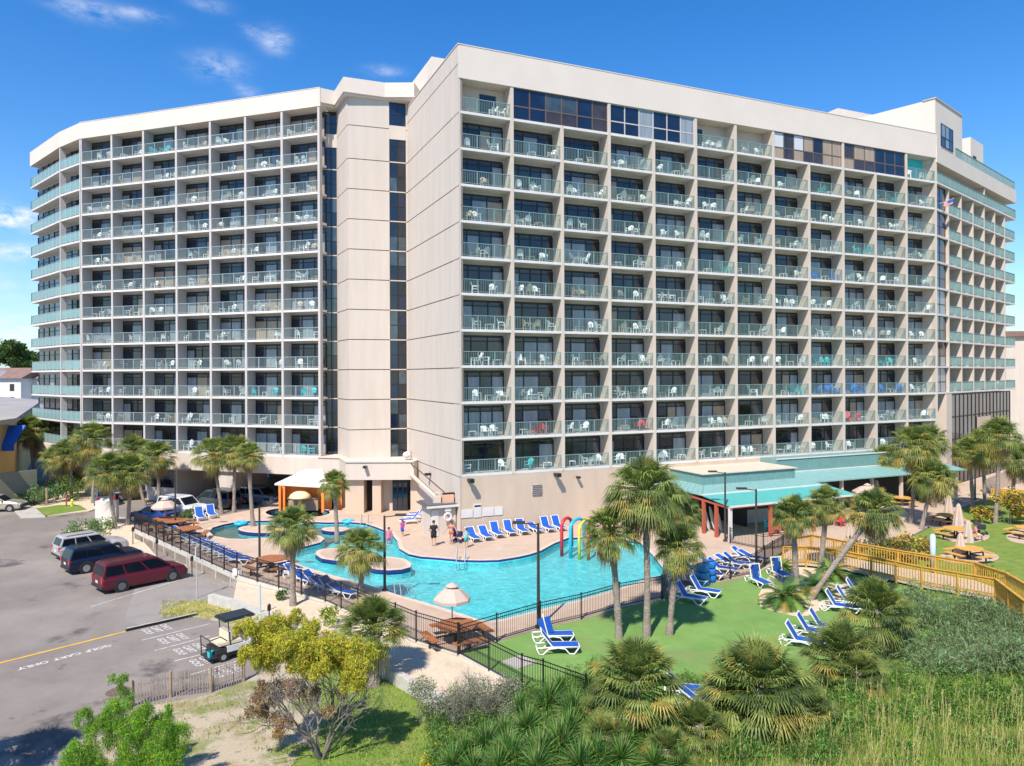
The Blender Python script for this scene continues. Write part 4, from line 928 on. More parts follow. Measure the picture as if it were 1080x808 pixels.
for k in range(700):
    px, py = rr.uniform(170,258), rr.uniform(634,652); p = G(px, py, -.46)
    for q in range(4): blade(p.x+rr.gauss(0,.08), p.y+rr.gauss(0,.08), -.47, rr.uniform(.06,.16), .012, rr.choice([1,1,2,0]), .6)
o = b.build('rough_grass', gr); tag(o, kind='stuff')
# far trees beyond the townhouses
def far_tree(px, py, w, h, Y, lab, cols):
    x = GX(px, Y); zt = HC+(403-.0*px-py)/F*Y; W = w*Y/F; H = h*Y/F; rr = random.Random(int(px*11+py))
    t = thing('tree', lab, 'tree', (x,Y,-.6), group='trees beyond the townhouses')
    lob = [(rr.uniform(-.42,.42)*W, rr.uniform(-.3,.3)*W, zt-H*rr.uniform(.15,.8)+.6, W*rr.uniform(.14,.24), .8) for _ in range(16)]
    clump_mb(rr, lob, 3600, .55, [1]*len(cols)).build('crown', cols, t); m = MB(); m.tube([(0,0,0),(0,0,zt-H*.5)], [.6,.3], 8); m.build('trunk', M['bark'], t)
for a in ((-30,366,60,30,230,'large dark tree cut by the left edge behind the townhouses'),(12,365,44,30,215,'big rounded tree behind the white townhouses'),(28,376,26,20,240,'lower dark tree beside the big rounded one'),(44,381,30,18,280,'small distant tree seen beside the hotel balconies'),(-70,372,50,24,240,'dark tree left of the townhouses')): far_tree(*a, [g8,g2,g4])
for k, px in enumerate((1040,1075,1100)): far_tree(px, 372+4*k, 40, 26, 260, 'distant tree behind the right end of the hotel', [g8,g2])
# ------------------------------------------------------------------ fences
def fence(name, pts, H, label, zs, step=.115, posts=2.2, net=False, big=()):
    t = thing(name, label, 'fence', (0,0,0)); rl = MB(); pk = MB()
    for i in range(len(pts)-1):
        A = pts[i].copy(); B = pts[i+1].copy(); A.z = zs[i]; B.z = zs[i+1]; L = (B-A).length; n = max(1, round(L/posts))
        for k in range(n+(i == len(pts)-2)):
            p = A.lerp(B, k/n); m = MB(); m.box(-.035,.035,-.035,.035,-.02,H+.06); m.box(-.045,.045,-.045,.045,H+.06,H+.08); m.build('post', M['black'], t, loc=p)
        up_ = Vector((0,0,1))
        for z in (.10, H-.16, H): rl.bar(A+up_*z, B+up_*z, .03, .035)
        n = int(L/step)
        for k in range(1, n): p = A.lerp(B, k/n); pk.box(p.x-.009,p.x+.009,p.y-.009,p.y+.009,p.z+.08,p.z+H)
    rl.build('rail', M['black'], t); pk.build('picket', M['black'], t); return t
fence('metal_fence', [WB[0],WB[1],WB[2],WB[3],WB[4],WB[5]], 1.35, 'black metal fence along the retaining wall from the parked cars to the corner picnic table', [.33,.32,.29,.09,.07,.06], posts=1.75)
fr_ = [G(483.5,690)]+[G(*q) for q in ((524,677),(570,663),(613,653),(653.5,640.5),(698,632),(739,616.5),(770,611),(797,605.5))]
fence('metal_fence', fr_, 1.25, 'black metal fence between the pool and the artificial turf', [.02]*9)
fence('metal_fence', [G(484.5,691.5),WB[6]+Vector((.1,-.2,0)),G(573,733),G(618,750)], 1.3, 'black metal fence from the corner table down to the spiky yuccas', [.06,.06,.02,.0])
fence('metal_fence', [G(797.6,604),G(815,592),G(836,578)], 1.3, 'short black fence panel between the tall post and the wooden walkway', [0,0,0])
fence('metal_fence', [G(770,573),G(805,580),G(836,577)], 1.1, 'low black fence in front of the teal pavilion', [0,0,0])
def one(name, mb, mats, label, cat, loc=(0,0,0), rz=0, group=None, smooth=False):
    o = mb.build(name, mats, None, loc, rz, smooth); return tag(o, label, cat, group)
# wooden slat fence by the golf cart bays
M['wood_grey'] = mat('weathered_wood', (.30,.24,.19), .9, var=.2, scale=8, stretch=(1,1,.2)); M['wood_post'] = mat('weathered_post', (.34,.25,.16), .9, var=.2, scale=6)
fp = [G(139,744,-.45), G(180,734,-.45), G(222.5,729,-.45), G(257,717,-.45)]; t = thing('snow_fence', 'weathered wooden slat fence with four posts beside the golf cart bays', 'fence')
for i, p in enumerate(fp):
    m = MB(); m.tube([(0,0,-.2),(0,0,1.0)], [.07,.06], 8); m.build('post', M['wood_post'], t, loc=p)
m = MB()
for A, B in zip(fp, fp[1:]):
    n = int((B-A).length/.105)
    for k in range(1, n): 
        p = A.lerp(B, k/n); h = .95+R.uniform(-.05,.05); l = Vector((R.gauss(0,.025), R.gauss(0,.02), 0)); m.bar((p.x,p.y,-.47), (p.x+l.x,p.y+l.y,-.47+h), .036, .012)
    for z in (.2,.75): m.bar(A+Vector((0,-.02,z)), B+Vector((0,-.02,z)), .012, .012)
m.build('slat', M['wood_grey'], t)
# walkway of yellow timber
M['timber'] = mat('yellow_timber', (.55,.30,.045), .75, var=.2, scale=5); M['timber_deck'] = mat('timber_deck', (.50,.40,.29), .85, var=.15, scale=6)
Fp = [(826,594),(850,594),(885,598),(919,605),(972,617),(1050,631),(1080,656),(1130,682)]; Rp = [(838,583),(856,580),(905,590),(947,598),(1028,612),(1061,624),(1087,640),(1140,660)]
zw = .28
fw = [G(x,y,zw) for x,y in Fp]; rw_ = [G(x,y,zw) for x,y in Rp]
t = thing('boardwalk', 'yellow timber boardwalk with railings crossing in front of the picnic lawn', 'boardwalk')
m = MB(); m.prism([p2(v) for v in fw]+[p2(v) for v in rw_[::-1]], zw-.14, zw); m.build('floor', M['timber_deck'], t)
for path in (fw, rw_):
    m = MB(); 
    for A, B in zip(path, path[1:]):
        L = (B-A).length; n = max(1, round(L/1.9)); z = Vector((0,0,1))
        m.bar(A+z*1.05, B+z*1.05, .15, .045); m.bar(A+z*.95, B+z*.95, .045, .12); m.bar(A+z*.14, B+z*.14, .045, .10)
        for k in range(n + (B is path[-1])): 
            p = A.lerp(B, k/n); m.box(p.x-.055,p.x+.055,p.y-.055,p.y+.055,-.3,zw+1.03)
        n = int(L/.16)
        for k in range(1,n): p = A.lerp(B, k/n); m.box(p.x-.02,p.x+.02,p.y-.02,p.y+.02,zw+.1,zw+1.0)
    m.build('railing', M['timber'], t)
# second timber fence far right
m = MB(); A = G(1046,526); B = G(1110,531)
for z in (.3,.9): m.bar(A+Vector((0,0,z)), B+Vector((0,0,z)), .06, .12)
for k in range(30): p = A.lerp(B, k/29); m.box(p.x-.1,p.x+.1,p.y-.02,p.y+.02,0,1.05)
one('wooden_fence', m, M['timber'], 'yellow wooden fence behind the palms at the far right', 'fence')
# ------------------------------------------------------------------ poles
M['pole'] = mat('dark_bronze_pole', (.045,.038,.033), .5); M['galv'] = mat('galvanised', (.45,.47,.48), .5); M['bluepost'] = mat('light_blue_post', (.42,.55,.62), .6)
def lamp(px, py, ptop, arm, label, z=0.0):
    p = G(px, py, z); h = HC+(HY-.0042*(px-540)-ptop)/F*p.y-z
    t = thing('street_lamp', label, 'lamp post', p, group='pool side lamp posts'); m = MB(); m.tube([(0,0,0),(0,0,h*.5),(0,0,h)], [.085,.075,.06], 8); m.lathe([(.0,.12),(.16,.12),(.18,0)],10); m.build('pole', M['pole'], t)
    m = MB(); m.bar((0,0,h-.08),(arm*.95,-.1,h+.06),.05,.05); m.cbox((arm*.95,-.1,h+.07),(.62,.28,.11)); m.build('lamp_head', M['pole'], t)
for a in ((568,662,552,-1,'tall dark lamp post behind the two turf loungers, in front of the pool'),(405.8,623,544,1,'dark lamp post at the pool edge by the lobed island'),(273.8,596,534,1,'dark lamp post between the fence and the river'),
          (185,560,496,1,'lamp post in front of the white car'),(765,571,498,-1,'lamp post at the corner of the teal pavilion'),(797.8,602,516,-1,'lamp post at the right end of the turf fence'),(1028.5,527,480,1,'lamp post on the picnic lawn edge')): lamp(*a)
for k, (px, py, lab) in enumerate(((140.2,575,'parking meter nearest the sandy bed behind the navy car'),(165.5,589,'parking meter in front of the red minivan, middle one by the wall'),(202.5,609,'parking meter just beyond the bumper of the red minivan'),(284,666,'lone parking meter beside the golf cart, at the low wall'))):
    p = G(px,py,-.5); t = thing('parking_meter', lab, 'parking meter', p, group='parking meters'); m = MB(); m.tube([(0,0,0),(0,0,1.05)], .035, 8); m.build('post', M['pole'], t)
    m = MB(); m.cbox((0,0,1.18),(.15,.12,.24)); m.lathe([(.075,0),(.075,.06),(.05,.1),(0,.12)],10,0,(0,0,1.29)); m.build('meter_head', M['black'], t)
p = G(207.5,631,-.5); t = thing('sign_post', 'thin pale sign post at the edge of the dry weeds', 'sign post', p); m = MB(); m.tube([(0,0,0),(0,0,3.05)], .03, 6); m.build('post', M['galv'], t); m = MB(); m.box(-.02,.02,-.16,.16,2.5,3.0); m.build('sign_plate', M['white'], t)
p = G(274.5,657,-.5); t = thing('sign_post', 'light blue sign post on the low wall beside the golf cart', 'sign post', p); m = MB(); m.tube([(0,0,0),(0,0,2.0)], .045, 6); m.build('post', M['bluepost'], t)
m = MB(); m.tube([(0,0,-.3),(0,0,1.75)], [.13,.12], 10); one('wooden_post', m, M['wood_post'], 'bare wooden post among the bushes of the planting island', 'post', G(49.4,533,-.45))
m = MB(); m.tube([(0,0,0),(0,0,2.3)], .16, 14); m.lathe([(.16,0),(.1,.1),(0,.12)],14,0,(0,0,2.3)); one('bollard', m, M['bluepost'], 'thick light blue post standing in the boardwalk', 'post', G(984,604,.0), smooth=True)
p = G(76,534,-.42); m = MB(); m.lathe([(.14,0),(.14,.05),(.1,.06),(.1,.5),(.15,.52),(.15,.56),(.1,.62),(.03,.72),(0,.72)],12); m.bar((-.2,0,.38),(.2,0,.38),.09,.09); m.bar((0,-.18,.34),(0,.1,.34),.1,.1)
one('fire_hydrant', m, mat('hydrant_yellow', (.75,.72,.05), .5), 'small yellow fire hydrant on the grass of the planting island', 'hydrant', p)
m = MB(); m.tube([(0,0,0),(0,0,.9)], .07, 8); m.cbox((0,0,1.0),(.22,.16,.2)); one('standpipe', m, mat('rust_red', (.35,.08,.05), .7), 'rusty red standpipe beside the yellow hydrant', 'pipe', G(70,534,-.42))
# white box sign
p = G(113,552,-.5); t = thing('sign_box', 'large blank white sign box turned away beside the palm', 'sign', p, rz=rad(12)); m = MB(); m.box(-.85,.85,-.35,.35,.15,2.0); m.box(-.5,-.3,-.2,.2,2.0,2.2); m.box(.05,.35,-.2,.2,2.0,2.2); m.build('panel', M['white'], t); m = MB(); m.box(-.75,-.6,-.2,.2,-.1,.15); m.box(.6,.75,-.2,.2,-.1,.15); m.build('foot', M['kerb'], t)
# utility box on the wall
m = MB(); m.cbox((-.16,0,.22),(.28,.2,.4)); m.cbox((.16,0,.16),(.24,.2,.32)); m.bar((0,0,0),(0,0,.5),.05,.05); one('meter_box', m, M['white'], 'two small white utility boxes on the retaining wall', 'utility box', G(251,607,.3))
# drain cover slab on the turf
m = MB(); m.cbox((0,0,.03),(1.05,1.05,.06)); one('slab', m, M['concrete'], 'square pale concrete slab on the turf corner', 'slab', G(548,699,.02), rz=.7)
# ------------------------------------------------------------------ teal pavilion
M['teal'] = mat('teal_cladding', (.16,.30,.28), .6, var=.06, scale=2); M['teal2'] = mat('teal_roof', (.22,.40,.38), .45, var=.06, scale=2); M['aqua'] = mat('aqua_awning', (.09,.40,.36), .55, var=.06, scale=1.5); M['redwood'] = mat('red_post', (.42,.09,.05), .6); M['roofing'] = mat('tan_roofing', (.62,.52,.40), .85, var=.05, scale=1)
K = Matrix.Translation((16.1,54.1,0)) @ Matrix.Rotation(AR, 4, 'Z')
t = thing('pavilion', 'teal roofed poolside pavilion with red posts and an aqua awning', 'pavilion')
def kp(nm, m, mt): o = m.build(nm, mt, t); o.matrix_basis = K
m = MB(); m.add([(-.1,-.15,2.62),(12.8,-.15,2.62),(12.8,3.0,2.97),(-.1,3.0,2.97),(-.1,-.15,2.54),(12.8,-.15,2.54),(12.8,3.0,2.89),(-.1,3.0,2.89)], [(0,1,2,3),(7,6,5,4),(0,4,5,1),(1,5,6,2),(2,6,7,3),(3,7,4,0)]); kp('awning', m, M['aqua'])
m = MB(); m.bar((-.15,-.2,2.58),(12.85,-.2,2.58),.08,.14); m.bar((-.15,3.02,3.0),(12.85,3.02,3.0),.14,.10); kp('gutter', m, M['white'])
m = MB(); bx = [(1.85,5.4),(11.7,5.4),(11.7,10.8),(1.85,10.8)]
hip = [(-.15,3.0,2.93),(12.8,3.0,2.93),(14.2,10.8,2.93),(-.15,10.8,2.93)]
m.add(hip+[(1.85,5.4,3.3),(11.7,5.4,3.3),(11.7,10.8,3.3),(1.85,10.8,3.3)], [(0,1,5,4),(1,2,6,5),(3,0,4,7)])
for k in range(24): f = k/23; m.bar((-.15+12.95*f,3.0,2.95),(1.85+9.85*f,5.4,3.32),.035,.04)
for k in range(12): f = k/11; m.bar((-.15,3.0+7.8*f,2.95),(1.85,5.4+5.4*f,3.32),.035,.04)
kp('roof', m, M['teal2'])
m = MB(); m.prism(bx, 3.2, 4.15)
for k in range(26): x = 1.85+9.85*(k+.5)/26; m.box(x-.03,x+.03,5.36,5.4,3.3,4.1)
for k in range(14): y = 5.4+5.4*(k+.5)/14; m.box(1.81,1.85,y-.03,y+.03,3.3,4.1)
kp('wall', m, M['teal'])
m = MB(); m.prism([(1.7,5.25),(11.85,5.25),(11.85,10.9),(1.7,10.9)], 4.16, 4.24); kp('roof_deck', m, M['roofing'])
for x, y, mt in ((.05,0,'white'),(3.9,0,'redwood'),(8.3,0,'redwood'),(12.5,0,'redwood'),(0,3,'redwood'),(0,1.5,'redwood'),(0,6.5,'redwood')):
    m = MB(); m.box(x-.11,x+.11,y-.09,y+.13,0,2.6); kp('post', m, M[mt])
m = MB(); m.bar((-.02,-.02,2.45),(12.6,-.02,2.45),.1,.14); m.bar((0,0,2.45),(0,7,2.75),.1,.14); kp('beam', m, M['redwood'])
m = MB(); m.box(2.5,12.5,6.8,7,0,2.9); m.box(4.6,4.8,3.6,6.8,0,2.9); kp('back_wall', m, M['room'])
m = MB(); m.box(5,8,4.6,5.2,0,1.1); kp('counter', m, M['fin_grey'])
t = thing('restaurant_annex', 'long low teal walled annex with a sloping roof behind the plaza palms', 'building')
m = MB(); m.box(11.9,33,7.8,10.6,3.35,4.62); 
for k in range(50): x = 11.9+21*(k+.5)/50; m.box(x-.03,x+.03,7.76,7.8,3.4,4.6)
kp('wall', m, M['teal'])
m = MB(); m.add([(11.9,4.6,2.98),(33,4.6,2.98),(33,7.8,3.4),(11.9,7.8,3.4),(11.9,4.6,2.88),(33,4.6,2.88),(33,7.8,3.3),(11.9,7.8,3.3)], [(0,1,2,3),(7,6,5,4),(0,4,5,1),(1,5,6,2),(3,7,4,0)]); kp('roof', m, M['teal2'])
m = MB(); m.box(11.9,33,7.72,7.8,4.62,4.72); m.box(11.9,33,7.70,7.75,3.40,3.50); kp('fascia', m, M['white'])
m = MB(); m.box(12.5,33,6.4,6.5,0,2.9); kp('window', m, M['room'])
for k in range(6): m = MB(); m.box(13+3.8*k,13.25+3.8*k,5,5.25,0,2.95); kp('post', m, M['fin'])
# things at the pavilion: surfboards, coloured chairs
for k in range(3):
    p = K @ Vector((.9+.35*k, 3.4-.3*k, 0)); m = MB()
    pr = [(0,.02),(.35,.2),(1.0,.27),(1.6,.22),(2.0,.05)]; o_ = [(-w_, z_) for z_, w_ in pr]+[(w_, z_) for z_, w_ in pr[::-1]]
    m.add([(x,0,z) for x,z in o_]+[(x,.06,z) for x,z in o_], [tuple(range(10)), tuple(range(19,9,-1))]+[(i,(i+1)%10,10+(i+1)%10,10+i) for i in range(10)])
    o = one('surfboard', m, M['white'], 'white board leaning under the left end of the pavilion', 'surfboard', p, rz=AR+.5, group='boards under the pavilion'); o.rotation_euler.x = -.25
# ------------------------------------------------------------------ tiki bar, mushroom, hut
M['orange'] = mat('orange_wall', (.85,.26,.05), .7, var=.08, scale=2); M['canvas'] = mat('cream_canvas', (.54,.41,.33), .8, var=.04, scale=2); M['canvas_white'] = mat('white_canvas', (.70,.62,.55), .8)
t = thing('tiki_bar', 'orange walled pool bar under a pale hipped canvas roof', 'bar')
c = [at(289,67.5), at(346,65.5), at(352,68.5), at(300,70.5)]; ap = at(336,67.8); m = MB()
m.add([(v.x,v.y,2.45) for v in c]+[(v.x,v.y,2.3) for v in c]+[(ap.x-1.2,ap.y,3.75),(ap.x+.3,ap.y,3.75)], [(0,1,9,8),(1,2,9),(2,3,8,9),(3,0,8),(0,4,5,1),(1,5,6,2),(3,7,4,0)]); m.build('roof', M['canvas_white'], t)
m = MB(); A = at(299,69.2); B = at(362,68.9); m.box(A.x,B.x,68.1,68.25,0,2.5); A = at(299,68.2); m.box(A.x-.1,A.x+.1,66.9,69,0,2.3); m.build('wall', M['orange'], t)
for px, Y in ((299,67.3),(340,66.3),(351,68.2)): v = at(px,Y); m = MB(); m.box(v.x-.12,v.x+.12,v.y-.1,v.y+.1,0,2.45); m.build('post', M['orange'], t)
m = MB(); A = at(305,67.6); B = at(335,67.3); m.box(A.x,B.x,67.2,67.8,0,1.1); m.box(A.x-.1,B.x+.1,67.1,67.9,1.1,1.16); m.build('counter', M['g_tan'], t)
p = G(316.5,541,-.1); z = .0; t = thing('water_mushroom', 'cream mushroom shaped water feature in the small round pool', 'fountain', p)
m = MB(); m.tube([(0,0,-.3),(0,0,1.4)], .16, 12); m.build('stem', mat('mushroom_yellow', (.80,.60,.15), .5), t, smooth=True)
m = MB(); m.lathe([(.0,1.35),(.95,1.36),(1.0,1.45),(.85,1.7),(.5,1.92),(.0,2.0)], 20); m.build('cap', mat('mushroom_cap', (.80,.66,.36), .5), t, smooth=True)
p = G(466,566); t = thing('equipment_hut', 'small beige hut with a shingled roof against the end wall', 'hut', p, rz=AR); m = MB(); m.box(-.9,1.15,.05,2.3,0,2.3); m.build('wall', M['stucco'], t)
m = MB(); m.prism([(-1.25,-.3),(1.3,-.3),(1.3,2.6),(-1.25,2.6)], 2.3, 2.42); m.box(-1.1,1.15,-.15,2.45,2.42,2.5); m.build('roof', mat('dark_shingle', (.12,.11,.11), .9, var=.3, scale=20), t)
m = MB(); m.box(-1.3,1.35,-.36,-.3,2.28,2.44); m.build('fascia', M['white'], t); m = MB(); m.box(-.8,-.25,.01,.05,.05,2.05); m.build('door', M['white'], t)
t2 = [(-.3,.9,.55,.5,'tan'),(.35,.6,.75,.6,'orange')]
m = MB(); m.cbox((0,0,.3),(.85,.7,.6)); m.cbox((.1,0,.66),(.95,.3,.12),1); one('roof_unit', m, [mat('peach_box', (.70,.42,.28), .7), M['black']], 'peach box with a black pipe lying on the hut roof', 'box', (p.x+.35,p.y+.9,2.5), rz=.4)
m = MB(); m.cbox((0,0,.25),(.6,.5,.5)); m.tube([(-.2,0,.5),(-.1,0,.75),(.2,0,.7)], .06, 6); one('roof_unit', m, M['fin'], 'cream box with a pipe on the hut roof, left of the peach box', 'box', (p.x-.45,p.y+.75,2.5), rz=.2)
m = MB(); 
pts = [(.27*math.cos(2*PI*k/20), -.0, .27*math.sin(2*PI*k/20)) for k in range(21)]; m.tube(pts, .09, 8, cap=False); v = G(472.6,566)
one('life_ring', m, M['white'], 'white life ring hanging on the wall beside the hut door', 'life ring', (v.x, v.y-.15, 1.55), rz=AR, smooth=True)
m = MB(); m.box(-.25,.25,-.03,0,0,.35); one('ring_sign', m, M['white'], 'small white notice above the life ring', 'sign', (v.x, v.y-.02, 2.0-.05), rz=AR)
# pool ladders and rails
def arch(pts, r, n=8): m = MB(); m.tube(pts, r, n, cap=True); return m
def hoop(name, p, q, h, r, mt, label, cat, grp=None, out=True):
    pts = [Vector((p.x,p.y,-.9))]; 
    for k in range(9):
        f = k/8; pts.append(Vector((p.x+(q.x-p.x)*(1-math.cos(PI*f))/2, p.y+(q.y-p.y)*(1-math.cos(PI*f))/2, h*.72+h*.28*math.sin(PI*f))))
    pts.append(Vector((q.x,q.y,-.2))); m = MB(); m.tube(pts, r, 8); return one(name, m, mt, label, cat, group=grp, smooth=True)
hoop('water_arch', G(592.5,580,-.2), G(603,573.5,-.0), 2.0, .12, mat('arch_red', (.62,.03,.05), .4), 'red arched spray pipe at the shallow end of the pool', 'spray arch', 'spray arches at the shallow end')
hoop('water_arch', G(601.8,582,-.2), G(616,574,-.0), 2.0, .12, mat('arch_blue', (.02,.45,.65), .4), 'light blue arched spray pipe next to the red one', 'spray arch', 'spray arches at the shallow end')
hoop('water_arch', G(611,583.5,-.2), G(626,575,-.0), 2.0, .11, mat('arch_yellow', (.80,.60,.06), .4), 'yellow arched spray pipe right of the blue one', 'spray arch', 'spray arches at the shallow end')
hoop('water_arch', G(620.5,584,-.2), G(637,577,-.0), 2.1, .12, mat('arch_orange', (.70,.16,.03), .4), 'orange spray pipe hidden in part by the palm fronds', 'spray arch', 'spray arches at the shallow end')
m = MB(); m.lathe([(.28,0),(.26,.05),(.08,1.0),(.16,1.1),(.05,1.3)], 12); one('water_cone', m, mat('cone_red', (.70,.05,.06), .4), 'red spray cone behind the arches', 'spray cone', G(630,576), smooth=True)
for px, py, lab in ((486,591,'steel pool ladder in front of the man in black'),(193*0+384,553,'steel handrail at the narrow end of the river')):
    p = G(px,py); m = MB()
    for dx in (-.28,.28): m.tube([(dx,.45,0),(dx,.45,.6),(dx,.3,.78),(dx,.0,.75),(dx,-.2,.5),(dx,-.28,-.5)], .03, 6)
    for z in (-.15,-.4): m.bar((-.28,-.27,z),(.28,-.27,z),.05,.03)
    one('pool_ladder', m, M['galv'], lab, 'pool ladder', p, group='steel pool ladders', smooth=True)
p = G(420,628); m = MB()
for dx in (-.3,.3): m.tube([(dx,.0,0),(dx,-.1,.75),(dx,.7,.55),(dx,1.0,-.3)], .03, 6)
one('handrail', m, M['galv'], 'steel handrail at the pool edge behind the shrub palm', 'handrail', p, rz=-.8)
for px, py, lab in ((367,550,'blue swim ring floating at the right end of the river'),(254,552,'light blue swim ring floating beside the oval island')):
    m = MB(); m.tube([(.42*math.cos(2*PI*k/18), .42*math.sin(2*PI*k/18), 0) for k in range(19)], .16, 8, cap=False); one('swim_ring', m, mat('ring_blue', (.03,.42,.75), .35), lab, 'swim ring', G(px,py,-.05), group='floating swim rings', smooth=True)
# ------------------------------------------------------------------ far left and far right buildings
M['townwhite'] = mat('white_siding', (.72,.71,.70), .8, var=.05, scale=.3); M['brownroof'] = mat('brown_shingle', (.24,.15,.12), .9, var=.15, scale=.5); M['greyroof'] = mat('pale_flat_roof', (.34,.31,.28), .9, var=.1, scale=.2)
M['ochre'] = mat('ochre_wall', (.60,.38,.14), .85, var=.08, scale=.3); M['fabric_blue'] = mat('blue_awning', (.01,.12,.55), .6); M['olive'] = mat('olive_wall', (.20,.19,.14), .9, var=.1, scale=.4)
for q, (px0, px1, Y, lab) in enumerate(((-90,22,200,'white townhouse row with a brown roof, left one under the trees'),(22,62,205,'white townhouse row with a brown roof, partly behind the hotel'))):
    x0, x1 = GX(px0,Y), GX(px1,Y); t = thing('townhouse', lab, 'townhouse', (x0,Y,-.6), group='white townhouses in the distance')
    m = MB(); m.box(0,x1-x0,0,14,0,12.6); m.build('wall', M['townwhite'], t)
    m = MB(); W = x1-x0; m.add([(-.5,-.8,12.6),(W+.5,-.8,12.6),(W+.5,7,15.6),(-.5,7,15.6),(-.5,15,12.6),(W+.5,15,12.6)], [(0,1,2,3),(3,2,5,4),(0,3,4),(1,5,2)]); m.build('roof', M['brownroof'], t)
    n = int(W/4.5)
    for k in range(n):
        x = (k+.5)*W/n
        for z in (9.2, 5.6): m = MB(); m.box(x-.6,x+.6,-.06,.0,z,z+1.9); m.build('window', M['g_dark'], t)
        m = MB(); m.add([(x-1.9,-1.2,3.9),(x+1.9,-1.2,3.9),(x,-1.2,5.6),(x-1.9,.0,3.9),(x+1.9,0,3.9),(x,0,5.6)], [(0,1,2),(0,2,5,3),(1,4,5,2)]); m.box(x-1.8,x+1.8,-1.1,0,-0,3.9); m.build('porch', M['townwhite'], t)
        if k % 2 == 0: m = MB(); m.add([(x-1,.5,13.2),(x+1,.5,13.2),(x,.5,14.8),(x-1,4,13.6),(x+1,4,13.6),(x,5,14.9)], [(0,1,2),(0,2,5,3),(1,4,5,2)]); m.build('dormer', M['townwhite'], t)
t = thing('flat_roof_building', 'ochre building with a pale flat roof beyond the left end of the hotel', 'building')
A = [G(40,421.5,8.), G(42,424,8.), G(17,441,8.), G(-40,449,8.), G(-200,430,8.), G(-60,414,8.)]
m = MB(); m.prism([p2(v) for v in A], 7.5, 8.0); m.build('roof', M['greyroof'], t); m = MB(); cc = centroid([p2(v) for v in A]); m.prism([((v.x-cc[0])*.96+cc[0],(v.y-cc[1])*.96+cc[1]) for v in A], -.6, 7.5); m.build('wall', M['ochre'], t)
B = G(17,441,8.); m = MB(); m.add([(B.x-16,B.y-1.2,5.2),(B.x+.6,B.y-1.2,5.2),(B.x+.6,B.y+.6,7.2),(B.x-16,B.y+.6,7.2),(B.x-16,B.y-1.2,4.6),(B.x+.6,B.y-1.2,4.6)], [(0,1,2,3),(4,5,1,0)]); m.build('awning', M['fabric_blue'], t)
m = MB(); A1_ = at(-60,68); B1_ = at(38,74); m.bar((A1_.x,A1_.y,1.2),(B1_.x,B1_.y,1.2),.3,3.6); one('boundary_wall', m, M['olive'], 'tall plain olive wall behind the two palms at the far left', 'wall')
m = MB(); m.box(0,60,0,30,-.6,18.6); m.box(-.6,60,-.6,30.6,18.6,19.5,1); t = thing('neighbour_building', 'beige neighbouring building behind the right end of the hotel', 'building', (GX(1054,125),125,0), rz=rad(-8)); m.build('wall', [M['stucco'], M['brownroof']], t)
m = MB(); m.box(4,12,-.05,0,2.5,4.8); m.build('window', M['g_dark'], t)
# ramp and parapet at the right edge
m = MB(); A = G(1038,519); B = G(1110,500); m.bar((A.x,A.y,.4),(B.x,B.y,1.8),.4,2.0); one('ramp_wall', m, M['deck'], 'low sloping concrete ramp wall behind the lawn palms', 'wall')
# flag
p = TE @ Vector((1.2,.1,30.6)); t = thing('flag', 'small striped flag on a slanted pole at the penthouse corner', 'flag', p, rz=AE); t.scale = (.8,.8,.6); m = MB(); m.bar((0,0,0),(1.6,-1.3,1.0),.05,.05); m.build('pole', M['white'], t)
m = MB(); 
for k in range(7): m.add([(.5+.12*0,-.4,.3-.13*k),(1.5,-1.2,.9-.13*k),(1.5,-1.2,.77-.13*k),(.5,-.4,.17-.13*k)], [(0,1,2,3)], k%2)
m.add([(.9,-.74,.55),(1.52,-1.23,.92),(1.52,-1.23,.40),(.9,-.74,.05)], [(0,1,2,3)], 2)
m.build('cloth', [mat('flag_red', (.55,.03,.05), .7), M['white'], M['fabric_blue']], t)
